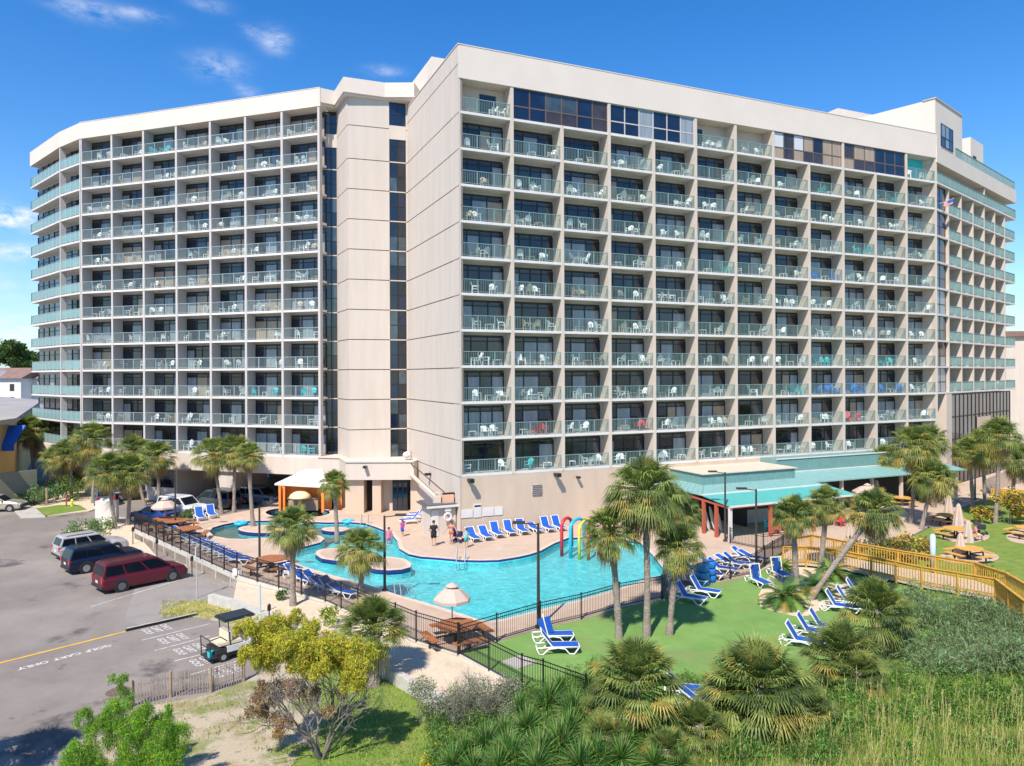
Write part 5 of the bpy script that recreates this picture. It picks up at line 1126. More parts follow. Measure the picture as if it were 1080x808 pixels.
# ------------------------------------------------------------------ vehicles
M['tyre'] = mat('tyre_rubber', (.015,.015,.015), .8); M['rim'] = mat('alloy_rim', (.45,.45,.46), .35, metal=.7); M['hub'] = mat('dull_hubcap', (.16,.16,.16), .5, metal=.3)
M['carglass'] = mat('car_glass', (.006,.010,.018), .06, spec=.35); M['headl'] = mat('headlamp', (.75,.72,.66), .2, coat=.5); M['taill'] = mat('tail_lamp', (.55,.02,.02), .25, coat=.5); M['trim'] = mat('dark_trim', (.03,.03,.032), .6)
def paint(n, c): return mat(n, c, .38, spec=.4, coat=.4, metal=.2, var=.12, scale=1.5)
def car(label, px, py, hdg, L, W, H, col, kind='suv', rim='rim', cat='car', z=-.5, off=(0,0), name='parked_car', box=None):
    p = G(px, py, z); t = thing(name, label, cat, (p.x+off[0], p.y+off[1], z), rz=hdg, group='cars parked round the hotel'); w = W/2; h = L/2
    P_ = paint('paint', col)
    prof = {'suv': dict(hood=.60, belt=.60, xr0=-.985, xr1=-.86, xf1=.10, xf0=.44, hx=.50), 'van': dict(hood=.56, belt=.56, xr0=-.985, xr1=-.90, xf1=.20, xf0=.66, hx=.70), 'sedan': dict(hood=.62, belt=.66, xr0=-.80, xr1=-.42, xf1=.02, xf0=.40, hx=.45)}[kind]
    bz, hz_ = H*prof['belt'], H*prof['hood']; b = MB()
    st = [(-1,.45,bz*.80,.82),(-.985,.30,bz*.97,.93),(-.9,.22,bz,.985),(-.5,.20,bz,1),(0,.20,bz,1),(prof['hx'],.20,bz*.985,1),(.72,.21,hz_*.97,.985),(.9,.24,hz_*.88,.95),(.975,.30,hz_*.74,.87),(1,.40,hz_*.58,.78)]
    n = len(st); vs = []
    for x, zb, zt, ww in st:
        q = w*ww; vs += [(x*h,-q*.9,zb),(x*h,-q,zb+.14),(x*h,-q,zt-.16),(x*h,-q*.90,zt),(x*h,q*.90,zt),(x*h,q,zt-.16),(x*h,q,zb+.14),(x*h,q*.9,zb)]
    fs = [(0,1,2,3,4,5,6,7)]+[tuple((n-1)*8+k for k in range(7,-1,-1))]
    for i in range(n-1):
        for k in range(8): a = i*8+k; c = i*8+(k+1)%8; fs.append((a, a+8, c+8, c))
    b.add(vs, fs)
    xr0, xr1, xf1, xf0 = [prof[k]*h for k in ('xr0','xr1','xf1','xf0')]; wb, wt_ = w*.91, w*.79
    ring = lambda x0, x1, q, zz: [(x0,-q,zz),(x1,-q,zz),(x1,q,zz),(x0,q,zz)]
    r = [ring(xr0,xf0,wb,bz-.02), ring(xr0*.15+xr1*.85, xf0*.12+xf1*.88, wt_+.03, H-.07), ring(xr1+.08, xf1-.08, wt_-.06, H)]
    vs = sum(r, []); fs = []
    for i in range(2):
        for k in range(4): a = i*4+k; c = i*4+(k+1)%4; fs.append((a,c,c+4,a+4))
    fs.append((8,9,10,11)); b.add(vs, fs)
    for s in (-1,1): b.cbox((xf0-.25, s*(w+.02), bz+.05), (.14,.16,.12))
    o = b.build('body', P_, t, smooth=False)
    bv = o.modifiers.new('round', 'BEVEL'); bv.width = .15; bv.segments = 4; bv.limit_method = 'ANGLE'; bv.angle_limit = .3; wn = o.modifiers.new('wn', 'WEIGHTED_NORMAL'); o.data.polygons.foreach_set('use_smooth', [True]*len(o.data.polygons))
    lo, hi = r[0], r[1]
    def pane(A, B, C, D, name='window', i0=.08, i1=.92, j0=.12, j1=.92, out=.012):
        A, B, C, D = map(Vector, (A,B,C,D)); nr = (B-A).cross(D-A).normalized()
        f = lambda u, v: A.lerp(B,u).lerp(D.lerp(C,u), v)+nr*out
        m = MB(); m.add([f(i0,j0), f(i1,j0), f(i1,j1), f(i0,j1)], [(0,1,2,3)]); m.build(name, M['carglass'], t)
    Af, Bf, Cf, Df = lo[1], lo[2], hi[2], hi[1]; pane(Af, Bf, Cf, Df, 'windshield', .05,.95,.06,.95)
    pane(lo[3], lo[0], hi[0], hi[3], 'rear_window', .08,.92,.15,.92)
    cuts = (.03,.30,.33,.62,.65,.955) if kind != 'sedan' else (.1,.1,.12,.52,.55,.93)
    for k in range(3):
        if cuts[2*k+1]-cuts[2*k] < .05: continue
        pane(lo[0], lo[1], hi[1], hi[0], 'side_window', cuts[2*k], cuts[2*k+1], .12, .90)
        pane(lo[2], lo[3], hi[3], hi[2], 'side_window', 1-cuts[2*k+1], 1-cuts[2*k], .12, .90)
    wr = .35 if kind != 'sedan' else .32
    for x in (-.58*h, .60*h):
        for s in (-1,1):
            m = MB(); m.tube([(x, s*(w-.20), wr),(x, s*(w+.005), wr)], wr, 20); wo = m.build('wheel', M['tyre'], t)
            m = MB(); m.tube([(x, s*(w-.02), wr),(x, s*(w+.015), wr)], wr*.66, 10); m.build('rim', M[rim], wo)
            m = MB(); m.tube([(x, s*(w-.25), wr+.02),(x, s*(w+.0015), wr+.02)], wr+.075, 20); m.build('wheel_arch', M['trim'], t)
    for s in (-1,1):
        m = MB(); m.cbox((h*.945, s*w*.66, hz_*.72), (.16,.36,.16)); m.build('headlight', M['headl'], t)
        m = MB(); m.cbox((-h*.975, s*w*.80, bz*.86), (.14,.18,.34 if kind != 'sedan' else .16)); m.build('tail_light', M['taill'], t)
    m = MB(); m.cbox((h*.985,0,.42), (.08,W*.62,.20)); m.cbox((-h*.99,0,.40), (.10,W*.86,.14)); m.build('bumper', M['trim'], t)
    m = MB(); m.cbox((-h*.997,0,bz*.70), (.03,.34,.15)); m.build('number_plate', M['white'], t)
    if kind != 'sedan':
        m = MB()
        for s in (-1,1): m.bar((xr1+.2, s*(wt_-.06), H+.05),(xf1-.3, s*(wt_-.06), H+.05), .04,.04)
        m.build('roof_rail', M['trim'], t)
    return t
v0, v1 = G(126.7,624.6,-.5), G(182.5,612.9,-.5); dv = (v1-v0); HA = math.atan2(dv.y, dv.x); ctr = (v0+v1)/2; nv = Vector((-math.sin(HA), math.cos(HA), 0))*.92
car('dark red minivan parked nearest the camera in the row', 154.6,618.7,HA,5.1,1.95,1.75,(.11,.008,.018),'van','hub', off=(nv.x+.05,nv.y))
car('navy blue crossover parked between the red minivan and the silver one', 118,600.5,HA,4.7,1.88,1.68,(.005,.011,.035),'suv', off=(nv.x-.2,nv.y))
car('silver crossover at the far end of the parked row', 101,587,HA,4.6,1.88,1.66,(.48,.46,.44),'suv', off=(nv.x,nv.y))
car('blue grey crossover by the planting island seen from behind', 100,534,rad(125),4.6,1.85,1.65,(.10,.14,.18),'suv', off=(0,1.5))
car('black crossover parked behind the sign box palms', 139,528,rad(-160),4.7,1.9,1.7,(.015,.015,.017),'suv', off=(0,1.))
car('white sport utility car in front of the hotel wall', 187,546,rad(-22),4.9,1.95,1.8,(.75,.75,.75),'suv', off=(0,1.2))
car('dark grey minivan at the mouth of the covered parking', 224,537,rad(155),5.0,1.95,1.8,(.06,.075,.085),'van', off=(0,1.))
car('grey sport utility car inside the covered parking beside the bar', 272,533,rad(-20),4.7,1.85,1.7,(.16,.17,.19),'suv', off=(0,1.))
car('dark blue sedan behind the fence and the beige umbrella', 154,553,rad(160),4.5,1.8,1.45,(.01,.05,.22),'sedan','rim', off=(0,1.2))
car('pale gold car cut by the left edge of the photo', -6,540,rad(10),4.5,1.8,1.55,(.38,.35,.28),'sedan', off=(0,.6))
# golf cart
c0 = G(149.5,675.5,-.5); c1 = G(221,658,-.5); dg = c1-c0; GA = math.atan2(dg.y, dg.x); p = G(248,690,-.5)
t = thing('golf_cart', 'white golf cart with a black canopy and cream seats in the marked bays', 'golf cart', p, rz=GA)
m = MB(); m.box(-1.15,1.2,-.52,.52,.22,.40); m.box(-1.1,-.25,-.55,.55,.40,.62); m.build('chassis', M['trim'], t)
m = MB(); m.add([(.45,-.55,.40),(1.22,-.5,.40),(1.22,.5,.40),(.45,.55,.40),(.50,-.55,.85),(1.12,-.44,.66),(1.12,.44,.66),(.50,.55,.85)], [(0,3,2,1),(4,5,6,7),(0,1,5,4),(1,2,6,5),(2,3,7,6),(3,0,4,7)]); m.box(-.62,.28,-.58,.58,.40,.66); o = m.build('body', paint('cart_white', (.72,.72,.70)), t)
M['cream'] = mat('cream_vinyl', (.72,.60,.42), .5)
for x, a in ((-.15,1),(-.72,-1)):
    m = MB(); m.cbox((x,0,.78),(.48,1.02,.12)); m.build('seat', M['cream'], t); m = MB(); m.cbox((x-.26*a if a > 0 else x+.24,0,1.06),(.10,1.0,.36)); m.build('backrest', M['cream'], t)
m = MB(); m.box(-.72,.72,-.56,.56,1.76,1.84); m.box(-.66,.66,-.5,.5,1.84,1.88); o = m.build('canopy', mat('black_canopy', (.02,.028,.04), .5), t)
m = MB()
for s in (-1,1): m.bar((.72,s*.5,.8),(.52,s*.5,1.78),.035,.035); m.bar((-.45,s*.5,.6),(-.55,s*.5,1.78),.035,.035)
m.build('canopy_frame', M['trim'], t)
m = MB(); m.tube([(-1.35,-.5,.25),(-1.38,-.5,1.1),(-1.38,.5,1.1),(-1.35,.5,.25)], .025, 6); m.bar((-1.36,-.5,.7),(-1.36,.5,.7),.03,.03); m.tube([(-1.35,-.5,1.1),(-.9,-.5,1.15),(-.6,-.5,.9)], .025, 6); m.box(-1.4,-1.1,-.5,.5,.22,.27); m.build('rear_rack', M['trim'], t)
for x in (-.78,.82):
    for s in (-1,1):
        m = MB(); m.tube([(x,s*.38,.22),(x,s*.56,.22)], .22, 16); wo = m.build('wheel', M['tyre'], t); m = MB(); m.tube([(x,s*.5,.22),(x,s*.57,.22)], .12, 12); m.build('rim', M['rim'], wo)
m = MB(); m.tube([(.52+.02*0+.13*math.sin(2*PI*k/12)*.4, .25+.16*math.cos(2*PI*k/12), 1.0+.14*math.sin(2*PI*k/12)) for k in range(13)], .015, 5); m.bar((.62,.25,.7),(.52,.25,1.0),.04,.04); m.build('steering_wheel', M['trim'], t)
m = MB(); m.lathe([(.0,.0),(.11,0),(.14,.26),(.12,.26)],12,0,(-1.24,-.2,.27)); one('bucket', m, M['turq'], 'small turquoise bucket on the rear rack of the golf cart', 'bucket', p, rz=GA)
# ------------------------------------------------------------------ loungers
M['sling'] = mat('blue_sling', (.008,.09,.42), .6, var=.06, scale=4)
def make_lounger(ang, label):
    t = thing('sun_lounger', label, 'sun lounger', group='blue and white sun loungers'); a = rad(ang)
    m = MB()
    for s in (-1,1):
        y = s*.32; m.tube([(-.95,y,.30),(-.85,y,.05),(-.66,y,.03),(-.42,y,.26),(0,y,.31),(.32,y,.26),(.5,y,.04),(.72,y,.03),(.95,y,.34)], .032, 6); m.tube([(-.95,y,.30),(-.3,y,.34),(.95,y,.34)], .035, 6)
    for x, z in ((-.95,.30),(.95,.34),(0,.31)): m.bar((x,-.32,z),(x,.32,z),.05,.04)
    m.build('frame', M['resin'], t, smooth=True)
    m = MB(); m.box(-.22,.93,-.29,.29,.345,.37); m.build('seat', M['sling'], t)
    ca, sa = math.cos(a), math.sin(a); q = lambda d: Vector((-.24-d*ca, 0, .36+d*sa))
    m = MB(); m.bar(q(0), q(.76), .60, .03); m.build('backrest', M['sling'], t)
    m = MB()
    for s in (-1,1): m.bar(q(0)+Vector((0,s*.32,0)), q(.8)+Vector((0,s*.32,0)), .05, .05)
    m.bar(q(.8)+Vector((0,-.34,0)), q(.8)+Vector((0,.34,0)), .05, .05); m.build('back_frame', M['resin'], t)
    return t
LG = {}; used = set()
def lounger(ang, loc, rz, label, z=0.0):
    if ang not in LG: LG[ang] = make_lounger(ang, label); LG[ang].location = loc; LG[ang].rotation_euler.z = rz; KIDS[LG[ang]] = [(c, []) for c in LG[ang].children]; return
    dup(LG[ang], loc, rz, label)
AN = AR-PI/2
for k, (px, py) in enumerate(((499,570),(512,568.3),(523.7,565.7),(537.4,563.7),(550.4,562.4),(564,561),(577,559.8),(588.5,558.5))):
    lounger(38 if k < 2 else (20 if k == 5 else 58), G(px,py), AN+R.uniform(-.06,.06), f'blue lounger against the tan wall, {ORD[k]} of eight counted from the seated children')
for k, (px, py) in enumerate(((433,552),(438,548),(443,545))):
    lounger(52, G(px,py), PI+.25, f'blue striped lounger by the hut, {["nearest","middle","rear"][k]} of a tight set of three')
lounger(58, G(211,548), rad(-55), 'blue lounger at the river bend beside the white car, left of two'); lounger(58, G(223,545.5), rad(-55), 'blue lounger at the river bend beside the white car, right of two')
for k in range(9):
    f = k/8; lounger(20, G(205+46*f, 573.5+20.5*f), rad(-12)+R.uniform(-.05,.05), f'blue white lounger in the long row inside the fence, {ORD[k]} from the umbrella end')
for k in range(3): lounger(20, G(186+7*k, 562+2.5*k), rad(-15), f'blue white lounger left of the orange tables, {ORD[k]} from the blue car')
for k, (px, py) in enumerate(((306,607),(313,611),(321,615),(334,618),(342,622),(351,626),(362,629))):
    lounger(38 if k % 2 else 20, G(px,py), rad(-35)+R.uniform(-.2,.2), f'blue white lounger between fence and pool, {ORD[k]} from the octagonal table by the lamp')
lounger(75, G(583,676,.02), rad(2), 'blue lounger on the turf corner, rear one of the pair by the lamp post'); lounger(52, G(588,688,.02), rad(2), 'blue lounger on the turf corner, front one of the pair by the lamp post')
lounger(58, G(727,635,.02), rad(-32), 'blue lounger on the turf right of the palm clump, front one of two'); lounger(58, G(742,628,.02), rad(-30), 'blue lounger on the turf right of the palm clump, rear one of two')
lounger(75, G(800,617,.02), rad(-75), 'blue lounger facing out beside the tall end post of the fence'); lounger(75, G(822,609,.03), rad(-80), 'blue lounger half hidden behind the large cycad')
for (px, py, lab) in ((846,682,'blue lounger on the right turf, leftmost and nearest of the six'),(857,672,'blue lounger almost hidden by fronds in the right group of six'),(870,667,'blue lounger in the middle of the right turf group'),(886,645,'blue lounger at the edge of the sand bed, in front of the palmetto'),(897,640,'blue lounger at the sand bed with its foot behind the silvery palmetto'),(907,632,'blue lounger farthest back beside the boardwalk')):
    lounger(58, G(px,py,.02), rad(-30), lab)
lounger(38, GD(728,735), rad(-10), 'blue lounger hidden between the palmettos, upper one'); lounger(38, GD(741,748), rad(-10), 'blue lounger hidden between the palmettos, lower one')
for k in range(10):
    lounger(38 if k % 3 else 20, G(722+8.0*k, 617-2.9*k+ (1.5 if k%2 else -2)), rad(-30)+R.uniform(-.25,.25), f'blue white lounger crowded behind the turf fence, {ORD[k]} from the blue drums')
m = MB()
for z in (0,.42,.84): m.lathe([(.0,z),(.36,z),(.40,z+.06),(.40,z+.32),(.36,z+.38),(0,z+.38)], 14)
one('stacked_drum', m, mat('blue_drum', (.02,.20,.42), .45), 'blue stacked drums just inside the turf fence, left stack', 'drum', G(741,617), smooth=True, group='blue drums inside the fence'); one('stacked_drum', m, M['bluep'], 'blue stacked drums just inside the turf fence, right stack', 'drum', G(748,613), smooth=True, group='blue drums inside the fence')
# ------------------------------------------------------------------ tables and umbrellas
M['tabletop'] = mat('orange_brown_boards', (.33,.12,.045), .7, var=.2, scale=5); M['tab_y'] = mat('amber_boards', (.62,.33,.07), .7, var=.2, scale=5)
def make_table(mt, label, grp):
    t = thing('picnic_table', label, 'picnic table', group=grp)
    m = MB(); m.prism([(.88*math.cos(PI/8+k*PI/4), .88*math.sin(PI/8+k*PI/4)) for k in range(8)], .72, .77); m.build('tabletop', mt, t)
    for k in range(4):
        a = k*PI/2; c, s = math.cos(a), math.sin(a); m = MB(); m.cbox((1.22*c,1.22*s,.45),(.34,1.35,.05), rz=a); m.build('bench', mt, t)
    m = MB()
    for k in range(4):
        a = k*PI/2; c, s = math.cos(a), math.sin(a); m.bar((.1*c,.1*s,.68),(.1*c,.1*s,.02),.07,.07); m.bar((.1*c,.1*s,.38),(1.15*c,1.15*s,.38),.07,.07); m.bar((1.2*c,1.2*s,.4),(1.22*c,1.22*s,0),.07,.07); m.bar((.12*c,.12*s,.66),(.62*c,.62*s,.69),.06,.06)
    m.build('frame', M['trim'], t); return t
TB = make_table(M['tabletop'], 'large octagonal brown table inside the fence corner under the beige umbrella', 'octagonal tables by the pool'); TB.location = G(482,678); TB.rotation_euler.z = .5; TB.scale = (1.12,)*3
for px, py, lab in ((286,603,'octagonal brown table behind the fence by the dark lamp post'),(197,569,'octagonal brown table in front of the white car, right one'),(174,558,'octagonal brown table under the pale umbrella by the blue sedan'),(186,560,'octagonal brown table between two others near the lamp post')):
    dup(TB, G(px,py), R.uniform(0,1), lab)
TY = make_table(M['tab_y'], 'amber picnic table on the lawn nearest the boardwalk', 'amber tables on the picnic lawn'); TY.location = G(1022,590); TY.scale = (1.02,)*3; TY.rotation_euler.z = .3
for px, py, lab in ((1000,553,'amber picnic table on the lawn farthest from the boardwalk'),(1008,568,'amber picnic table on the lawn, middle one with two umbrellas'),(1084,567,'amber picnic table cut by the right edge'),(950,533,'amber picnic table on the plaza behind the palms')): dup(TY, G(px,py), R.uniform(0,1), lab)
def umbrella_open(px, py, ptop, wpx, label, col='canvas'):
    p = G(px,py); Y = p.y; h = HC+(HY-.0042*(px-540)-ptop)/F*Y; w = wpx*Y/F/2; t = thing('umbrella', label, 'umbrella', p, group='cream umbrellas')
    m = MB(); m.tube([(0,0,0),(0,0,h)], .03, 8); m.build('pole', M['galv'], t)
    m = MB(); n = 8
    ang = [2*PI*k/n+.3 for k in range(n)]; ze = h-.62
    for k in range(n):
        a, c = ang[k], ang[(k+1)%n]; m.add([(0,0,h-.03),(w*math.cos(a)*.5,w*math.sin(a)*.5,h-.22),(w*math.cos(c)*.5,w*math.sin(c)*.5,h-.22),(w*math.cos(a),w*math.sin(a),ze),(w*math.cos(c),w*math.sin(c),ze),(w*math.cos(a),w*math.sin(a),ze-.14),(w*math.cos(c),w*math.sin(c),ze-.14)], [(0,1,2),(1,3,4,2),(3,5,6,4)])
    m.build('canopy', M[col], t)
    m = MB(); m.lathe([(.02,h+.12),(.30,h-.02),(.32,h-.06)], 8); m.build('vent', M[col], t)
umbrella_open(477,671,617,40,'open beige umbrella at the pool corner above the big table')
umbrella_open(174,557,526,27,'open beige umbrella between the blue sedan and the white car')
umbrella_open(915,541,511,30,'open white umbrella on the plaza beside the aqua awning')
def umbrella_closed(px, py, ptop, label):
    p = G(px,py); Y = p.y; h = HC+(HY-.0042*(px-540)-ptop)/F*Y; t = thing('umbrella', label, 'umbrella', p, group='folded cream umbrellas')
    m = MB(); m.tube([(0,0,0),(0,0,h)], .03, 6); m.build('pole', M['galv'], t)
    m = MB(); n = 16; pr = [(.02,h+.02),(.12,h-.15),(.20,h-.6),(.30,h-1.3),(.34,h-1.75),(.05,h-1.65)]
    vs = [((r*(1+.25*(k%2)))*math.cos(2*PI*k/n), (r*(1+.25*(k%2)))*math.sin(2*PI*k/n), z) for r, z in pr for k in range(n)]
    m.add(vs, [(i*n+k, i*n+(k+1)%n, (i+1)*n+(k+1)%n, (i+1)*n+k) for i in range(len(pr)-1) for k in range(n)]); m.build('cloth', M['canvas'], t)
for a in ((896.5,572,551,'folded umbrella on the plaza in front of the leaning palm'),(924.5,533,506,'folded umbrella beside the open white one'),(1000.5,546,522,'folded umbrella at the farthest lawn table'),(1011,560,531,'folded umbrella in the middle of the lawn, thinner one'),(1013,588,562,'folded umbrella at the lawn table nearest the boardwalk'),(1021,572,549,'folded umbrella in the middle of the lawn beside the stroller')): umbrella_closed(*a)
# white service table, cabinet etc. at the pavilion
for px, py, c, lab in ((811,560,'turq','turquoise and dark chair stack at the pavilion edge'),(818,563,'redp','red chair at the pavilion edge'),(880,553,'turq','turquoise chair behind the plaza palm'),(886,555,'redp','red chair behind the plaza palm')):
    m = MB(); m.box(-.3,.3,-.3,.3,.38,.44); m.box(-.3,.3,.25,.32,.44,.95)
    for x in (-.26,.26):
        for y in (-.26,.26): m.box(x-.03,x+.03,y-.03,y+.03,0,.38)
    m.box(-.34,-.28,-.3,.3,.6,.65); m.box(.28,.34,-.3,.3,.6,.65); one('patio_chair', m, M[c], lab, 'chair', G(px,py), rz=R.uniform(-2,2), group='coloured chairs at the pavilion')
# ------------------------------------------------------------------ people
M['skin'] = mat('skin', (.52,.30,.20), .6); M['hair'] = mat('brown_hair', (.06,.035,.02), .8); 
def person(label, loc, rz, H=1.72, shirt=None, shorts=None, hair='hair', pose='stand', long_hair=False, skin='skin', top='vest'):
    s = H/1.72; me = bpy.data.meshes.new('person')
    V = []; E = []; Rr = []
    def v(p, r, par=None):
        V.append(tuple(c*s for c in p)); Rr.append(r*s)
        if par is not None: E.append((par, len(V)-1))
        return len(V)-1
    sit = pose == 'sit'; bz = .46 if sit else .92
    pel = v((0,0,bz),.135); wa = v((0,.0,bz+.18),.115,pel); ch = v((0,.01,bz+.40),.135,wa); nk = v((0,.01,bz+.56),.06,ch); hd_ = v((0,-.01,bz+.64),.075,nk); hd2 = v((0,-.02,bz+.73),.095,hd_); v((0,-.01,bz+.79),.06,hd2)
    aw = {'stand': .06,'reach': .3,'sit': .10}.get(pose, .06)
    for sg in (-1,1):
        sh = v((sg*.18,.01,bz+.49),.06,ch)
        if pose == 'hips': el = v((sg*.36,.05,bz+.24),.042,sh); wr = v((sg*.20,-.06,bz+.08),.03,el)
        else: el = v((sg*(.21+aw*.5),.02,bz+.22),.042,sh); wr = v((sg*(.22+aw),-.10 if pose != 'stand' else -.04,bz-.02),.03,el)
        pm = v((V[wr][0]/s+sg*.005,V[wr][1]/s-.01,V[wr][2]/s-.07),.028,wr)
        for k, l in enumerate((.055,.07,.075,.065)):
            f1 = v((V[pm][0]/s+sg*.004,V[pm][1]/s-.03+.02*k,V[pm][2]/s-.035),.011,pm); v((V[f1][0]/s-sg*.008,V[f1][1]/s,V[f1][2]/s-l*.6),.009,f1)
        v((V[wr][0]/s-sg*.01,V[wr][1]/s-.045,V[wr][2]/s-.06),.011,wr)
        hp = v((sg*.09,0,bz-.06),.095,pel)
        if sit: kn = v((sg*.10,-.42,bz-.02),.065,hp); an = v((sg*.10,-.44,.09),.04,kn)
        else: kn = v((sg*.10,-.02 if sg > 0 else .03,.49),.062,hp); an = v((sg*.11,.03 if sg > 0 else .06,.09),.04,kn)
        v((V[an][0]/s,V[an][1]/s-.14,.035),.032,an)
    me.from_pydata(V, E, []); o = link('person', me, None, loc, rz); me.materials.append(M[skin])
    sk = o.modifiers.new('skin','SKIN'); sb = o.modifiers.new('sub','SUBSURF'); sb.levels = 1; sb.render_levels = 2; sk.use_smooth_shade = True
    for i, r in enumerate(Rr): me.skin_vertices[0].data[i].radius = (r, r*.85)
    for i in range(len(V)): me.skin_vertices[0].data[i].use_root = (i == 0)
    tag(o, label, 'person')
    def ring(mb, pts, rs, mi=0, fl=.72):
        n = 14; vs = [(p[0]*s+rx*s*math.cos(2*PI*k/n), p[1]*s+rx*fl*s*math.sin(2*PI*k/n), p[2]*s) for p, rx in zip(pts, rs) for k in range(n)]
        mb.add(vs, [(i*n+k,i*n+(k+1)%n,(i+1)*n+(k+1)%n,(i+1)*n+k) for i in range(len(pts)-1) for k in range(n)], mi)
    if shirt:
        m = MB(); 
        if top == 'vest': ring(m, [(0,.0,bz-.02),(0,0,bz+.2),(0,.01,bz+.42),(0,.01,bz+.55)], [.175,.165,.205,.11])
        else: ring(m, [(0,.01,bz+.34),(0,.01,bz+.42),(0,.01,bz+.46)], [.175,.19,.16])
        if top == 'vest':
            for sg in (-1,1):
                m.tube([Vector((sg*.16,.01,bz+.52))*s, Vector((sg*.22,.02,bz+.40))*s, Vector((sg*.245,.02,bz+.28))*s], [.075*s,.07*s,.068*s], 10, cap=False)
        m.build('shirt', shirt, o, smooth=True)
    if shorts:
        m = MB(); ring(m, [(0,0,bz+.08),(0,0,bz-.06)], [.175,.19], fl=.78)
        for sg in (-1,1):
            if sit: m.tube([Vector((sg*.09,-.02,bz-.04))*s, Vector((sg*.10,-.3,bz-.0))*s], [.115*s,.095*s], 10)
            else: m.tube([Vector((sg*.09,0,bz-.02))*s, Vector((sg*.10,0,bz-.34 if top == 'vest' else bz-.12))*s], [.115*s,.10*s], 10)
        m.build('shorts', shorts, o, smooth=True)
    m = MB(); m.lathe([(.112,-.02),(.118,.04),(.10,.09),(.05,.125),(.0,.13)], 12); 
    for q in range(len(m.v)): x, y, z = m.v[q]; m.v[q] = (x*s*.95, (y*1.05+.01)*s, (z+bz+.735)*s)
    if long_hair: m.tube([Vector((0,.08,bz+.78))*s, Vector((0,.11,bz+.62))*s, Vector((0,.10,bz+.48))*s], [.08*s,.08*s,.04*s], 8)
    m.build('hair', M[hair], o, smooth=True)
    m = MB(); 
    for sg in (-1,1): m.cbox((sg*.035*s,-.113*s,(bz+.735)*s),(.02*s,.012*s,.01*s)); m.cbox((sg*.105*s,0,(bz+.72)*s),(.02*s,.035*s,.05*s),1)
    m.cbox((0,-.118*s,(bz+.705)*s),(.022*s,.03*s,.035*s),1); m.cbox((0,-.108*s,(bz+.67)*s),(.045*s,.01*s,.01*s),2); m.build('face', [M['hair'], M[skin], mat('lips',(.4,.12,.1),.6)], o)
    return o
cl = lambda n, c: mat(n, c, .8)
person('man in a black shirt and black shorts at the pool ladder, seen from behind', G(457.5,576), PI+.2, 1.82, cl('black_cloth',(.012,.012,.015)), cl('black_shorts',(.015,.015,.018)), pose='hips')
person('small child in a pink and blue swim top walking by the flat loungers', G(424.5,566), -.6, 1.25, cl('magenta_cloth',(.45,.03,.25)), cl('blue_cloth',(.02,.08,.45)), long_hair=True)
person('woman in an orange bikini beside the life ring', G(476,574), -.3, 1.68, cl('orange_cloth',(.70,.16,.06)), cl('orange_brief',(.70,.12,.06)), pose='reach', top='bikini', long_hair=True)
person('child in long green shorts with dark hair near the loungers', G(492,578), .6, 1.38, cl('teal_top',(.25,.5,.5)), cl('green_shorts',(.02,.42,.34)), pose='hips')
person('small child in a blue top standing among the first wall loungers', G(502,564), .2, 1.15, cl('denim_blue',(.10,.22,.40)), cl('blue_short',(.05,.1,.3)))
person('swimmer in pink standing in the river behind the lamp post', G(409.5,578,-.9)+Vector((0,.3,.0)), .3, 1.5, cl('pink_cloth',(.75,.15,.30)), cl('pink_brief',(.75,.15,.30)), long_hair=True)
person('person in a pink top sitting at the middle lawn table', G(1029,570), rad(70), 1.65, cl('rose_cloth',(.65,.22,.25)), cl('pale_trousers',(.6,.45,.42)), pose='sit')
person('person in blue sitting at the farthest lawn table', G(1014,557), rad(60), 1.65, cl('royal_blue',(.02,.16,.55)), cl('navy_trousers',(.02,.05,.15)), pose='sit')
m = MB(); m.cbox((0,0,.62),(.45,.6,.35)); m.bar((0,-.3,.5),(0,.42,1.0),.4,.04)
for x in (-.25,.25):
    for y in (-.3,.3): m.tube([(x,y,.14),(x+.05,y,.14)], .14, 10); m.bar((x,y,.14),(x,0,.55),.03,.03)
one('stroller', m, cl('dark_fabric', (.03,.04,.045)), 'dark stroller standing on the lawn beside the umbrellas', 'stroller', G(1034,564), rz=.5)
one('stroller', m, cl('navy_fabric', (.04,.03,.10)), 'dark pushchair beside the woman in orange', 'stroller', G(483,572), rz=1.2)
# ------------------------------------------------------------------ balcony furniture
def chair_mb():
    b = MB(); b.box(-.25,.25,-.25,.24,.38,.42)
    for x in (-.24,.24):
        b.box(x-.025,x+.025,-.26,-.21,0,.62); b.box(x-.025,x+.025,.20,.25,0,.62); b.box(x-.035,x+.035,-.28,.24,.62,.66)
    n = 10; pts = [(-.24,.22,.42)]+[(.25*math.cos(PI-PI*k/n)*1.05, .26+.10*math.sin(PI*k/n), .66+.26*math.sin(PI*k/n)) for k in range(n+1)]+[(.24,.22,.42)]
    b.add([(x,y-.015,z) for x,y,z in pts]+[(x,y+.015,z) for x,y,z in pts], [tuple(range(len(pts))), tuple(range(2*len(pts)-1,len(pts)-1,-1))]+[(i,(i+1)%len(pts),len(pts)+(i+1)%len(pts),len(pts)+i) for i in range(len(pts))]); return b
def adiron_mb():
    b = MB(); b.bar((0,-.35,.42),(0,.22,.26),.5,.03); 
    for k in range(5): x = -.22+.11*k; b.bar((x,.16,.22),(x*1.15,.50,1.08-.06*abs(k-2)),.095,.02)
    for x in (-.3,.3): b.box(x-.07,x+.07,-.4,.38,.58,.61); b.box(x-.03,x+.03,-.36,-.28,0,.58); b.bar((x,.3,0),(x,.1,.58),.05,.05)
    return b
def table_mb():
    b = MB(); b.box(-.3,.3,-.25,.25,.42,.46)
    for x in (-.26,.26):
        for y in (-.21,.21): b.box(x-.025,x+.025,y-.025,y+.025,0,.42)
    return b
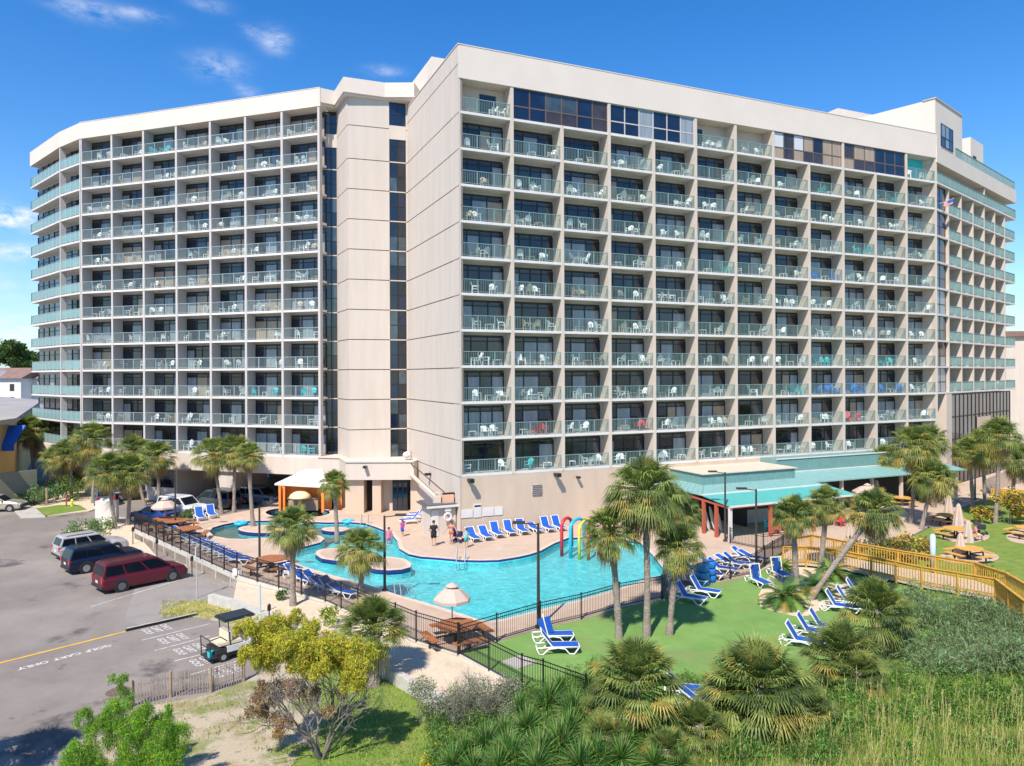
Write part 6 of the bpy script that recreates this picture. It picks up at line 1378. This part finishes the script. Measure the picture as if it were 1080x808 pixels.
CM = chair_mb(); AM = adiron_mb(); TM = table_mb()
cmesh = {c: CM.mesh('balcony_chair', M[c]) for c in ('resin','turq','redp','bluep','tanp','greyp')}; amesh = {c: AM.mesh('balcony_chair', M[c]) for c in ('resin','turq','redp','bluep','tanp')}; tmesh = {c: TM.mesh('side_table', M[c]) for c in ('resin','tanp','greyp')}
special = {('right',1,0):'turq',('right',1,1):'redp',('right',3,1):'redp',('right',9,1):'redp',('right',8,2):'bluep',('right',9,2):'bluep',('right',10,2):'bluep',('right',7,2):'turq',('right',8,3):'turq',('right',10,3):'turq',('right',8,6):'bluep',('right',9,7):'turq',('right',10,9):'turq',('right',5,6):'turq',('right',8,9):'turq',
           ('left',0,2):'turq',('left',1,2):'turq',('left',0,0):'turq',('left',4,11):'turq',('left',5,9):'tanp',('right',11,10):'resin'}
CN = {'resin':'white','turq':'turquoise','redp':'red','bluep':'blue','tanp':'tan','greyp':'grey'}
lst = sorted(BALC, key=lambda b: (b[0].translation-Vector((0,0,HC))).length); rf = random.Random(77); nch = 0; restc = MB(); RM = [M[c] for c in ('resin','turq','redp','bluep','tanp','greyp')]; RI = {c:i for i,c in enumerate(('resin','turq','redp','bluep','tanp','greyp'))}
for T, W, wing, i, r in lst:
    nc = rf.choice([2,2,2,2,1,3]) if wing != 'far' else rf.choice([1,2]); col = special.get((wing,i,r)); 
    if (wing,i,r) in (('right',8,3),): nc = 3
    DD = 1.5 if wing == 'left' else 1.9
    slots = sorted(rf.sample([.16,.34,.52,.70,.86], nc)); D0 = {'right':'right','left':'left','far':'far right'}[wing]
    where = f'{D0} wing balcony, {ORD[i]} column from {"tower" if wing == "left" else "corner"}, {ORD[r]} row up'
    for q, sx_ in enumerate(slots):
        x = sx_*W; y = rf.uniform(.38,.75); c = col or rf.choices(['resin','tanp','greyp'], [.86,.09,.05])[0]; ad = rf.random() < (.45 if col else .12) and c != 'greyp'
        rz = rf.choice([0,rf.uniform(-.5,.5),PI+rf.uniform(-.4,.4),rf.uniform(.9,1.6),rf.uniform(-1.6,-.9)]); Tm = T @ Matrix.Translation((x,y,.206)) @ Matrix.Rotation(rz,4,'Z')
        if wing != 'far' and nch < 300:
            o = link('balcony_chair', (amesh if ad else cmesh)[c]); o.matrix_world = Tm; nch += 1
            pos = {1:'alone',2:('at left','at right')[q] if nc == 2 else '',3:('at left','in middle','at right')[q] if nc == 3 else ''}[nc]
            tag(o, f'{CN[c]} {"slatted" if ad else "plastic"} chair {pos} on {where}', 'chair', 'chairs on the hotel balconies')
        else:
            src = AM if ad else CM; k0 = len(restc.m); merge(restc, src, Tm); 
            for k in range(k0, len(restc.m)): restc.m[k] = RI[c]
    if rf.random() < .62 and wing != 'far':
        free = [f for f in (.25,.43,.61,.78) if all(abs(f-s_) > .10 for s_ in slots)] or [.5]
        c = rf.choices(['resin','tanp','greyp'], [.75,.2,.05])[0]; o = link('side_table', tmesh[c]); o.matrix_world = T @ Matrix.Translation((rf.choice(free)*W, rf.uniform(.5,.9), .206)) @ Matrix.Rotation(rf.uniform(-.2,.2),4,'Z')
        tag(o, f'low {CN[c]} table on {where}', 'table', 'side tables on the hotel balconies')
o = restc.build('balcony_chairs', RM); tag(o, 'white chairs on the farther balconies of the left and far right wings', 'chairs', kind='stuff')
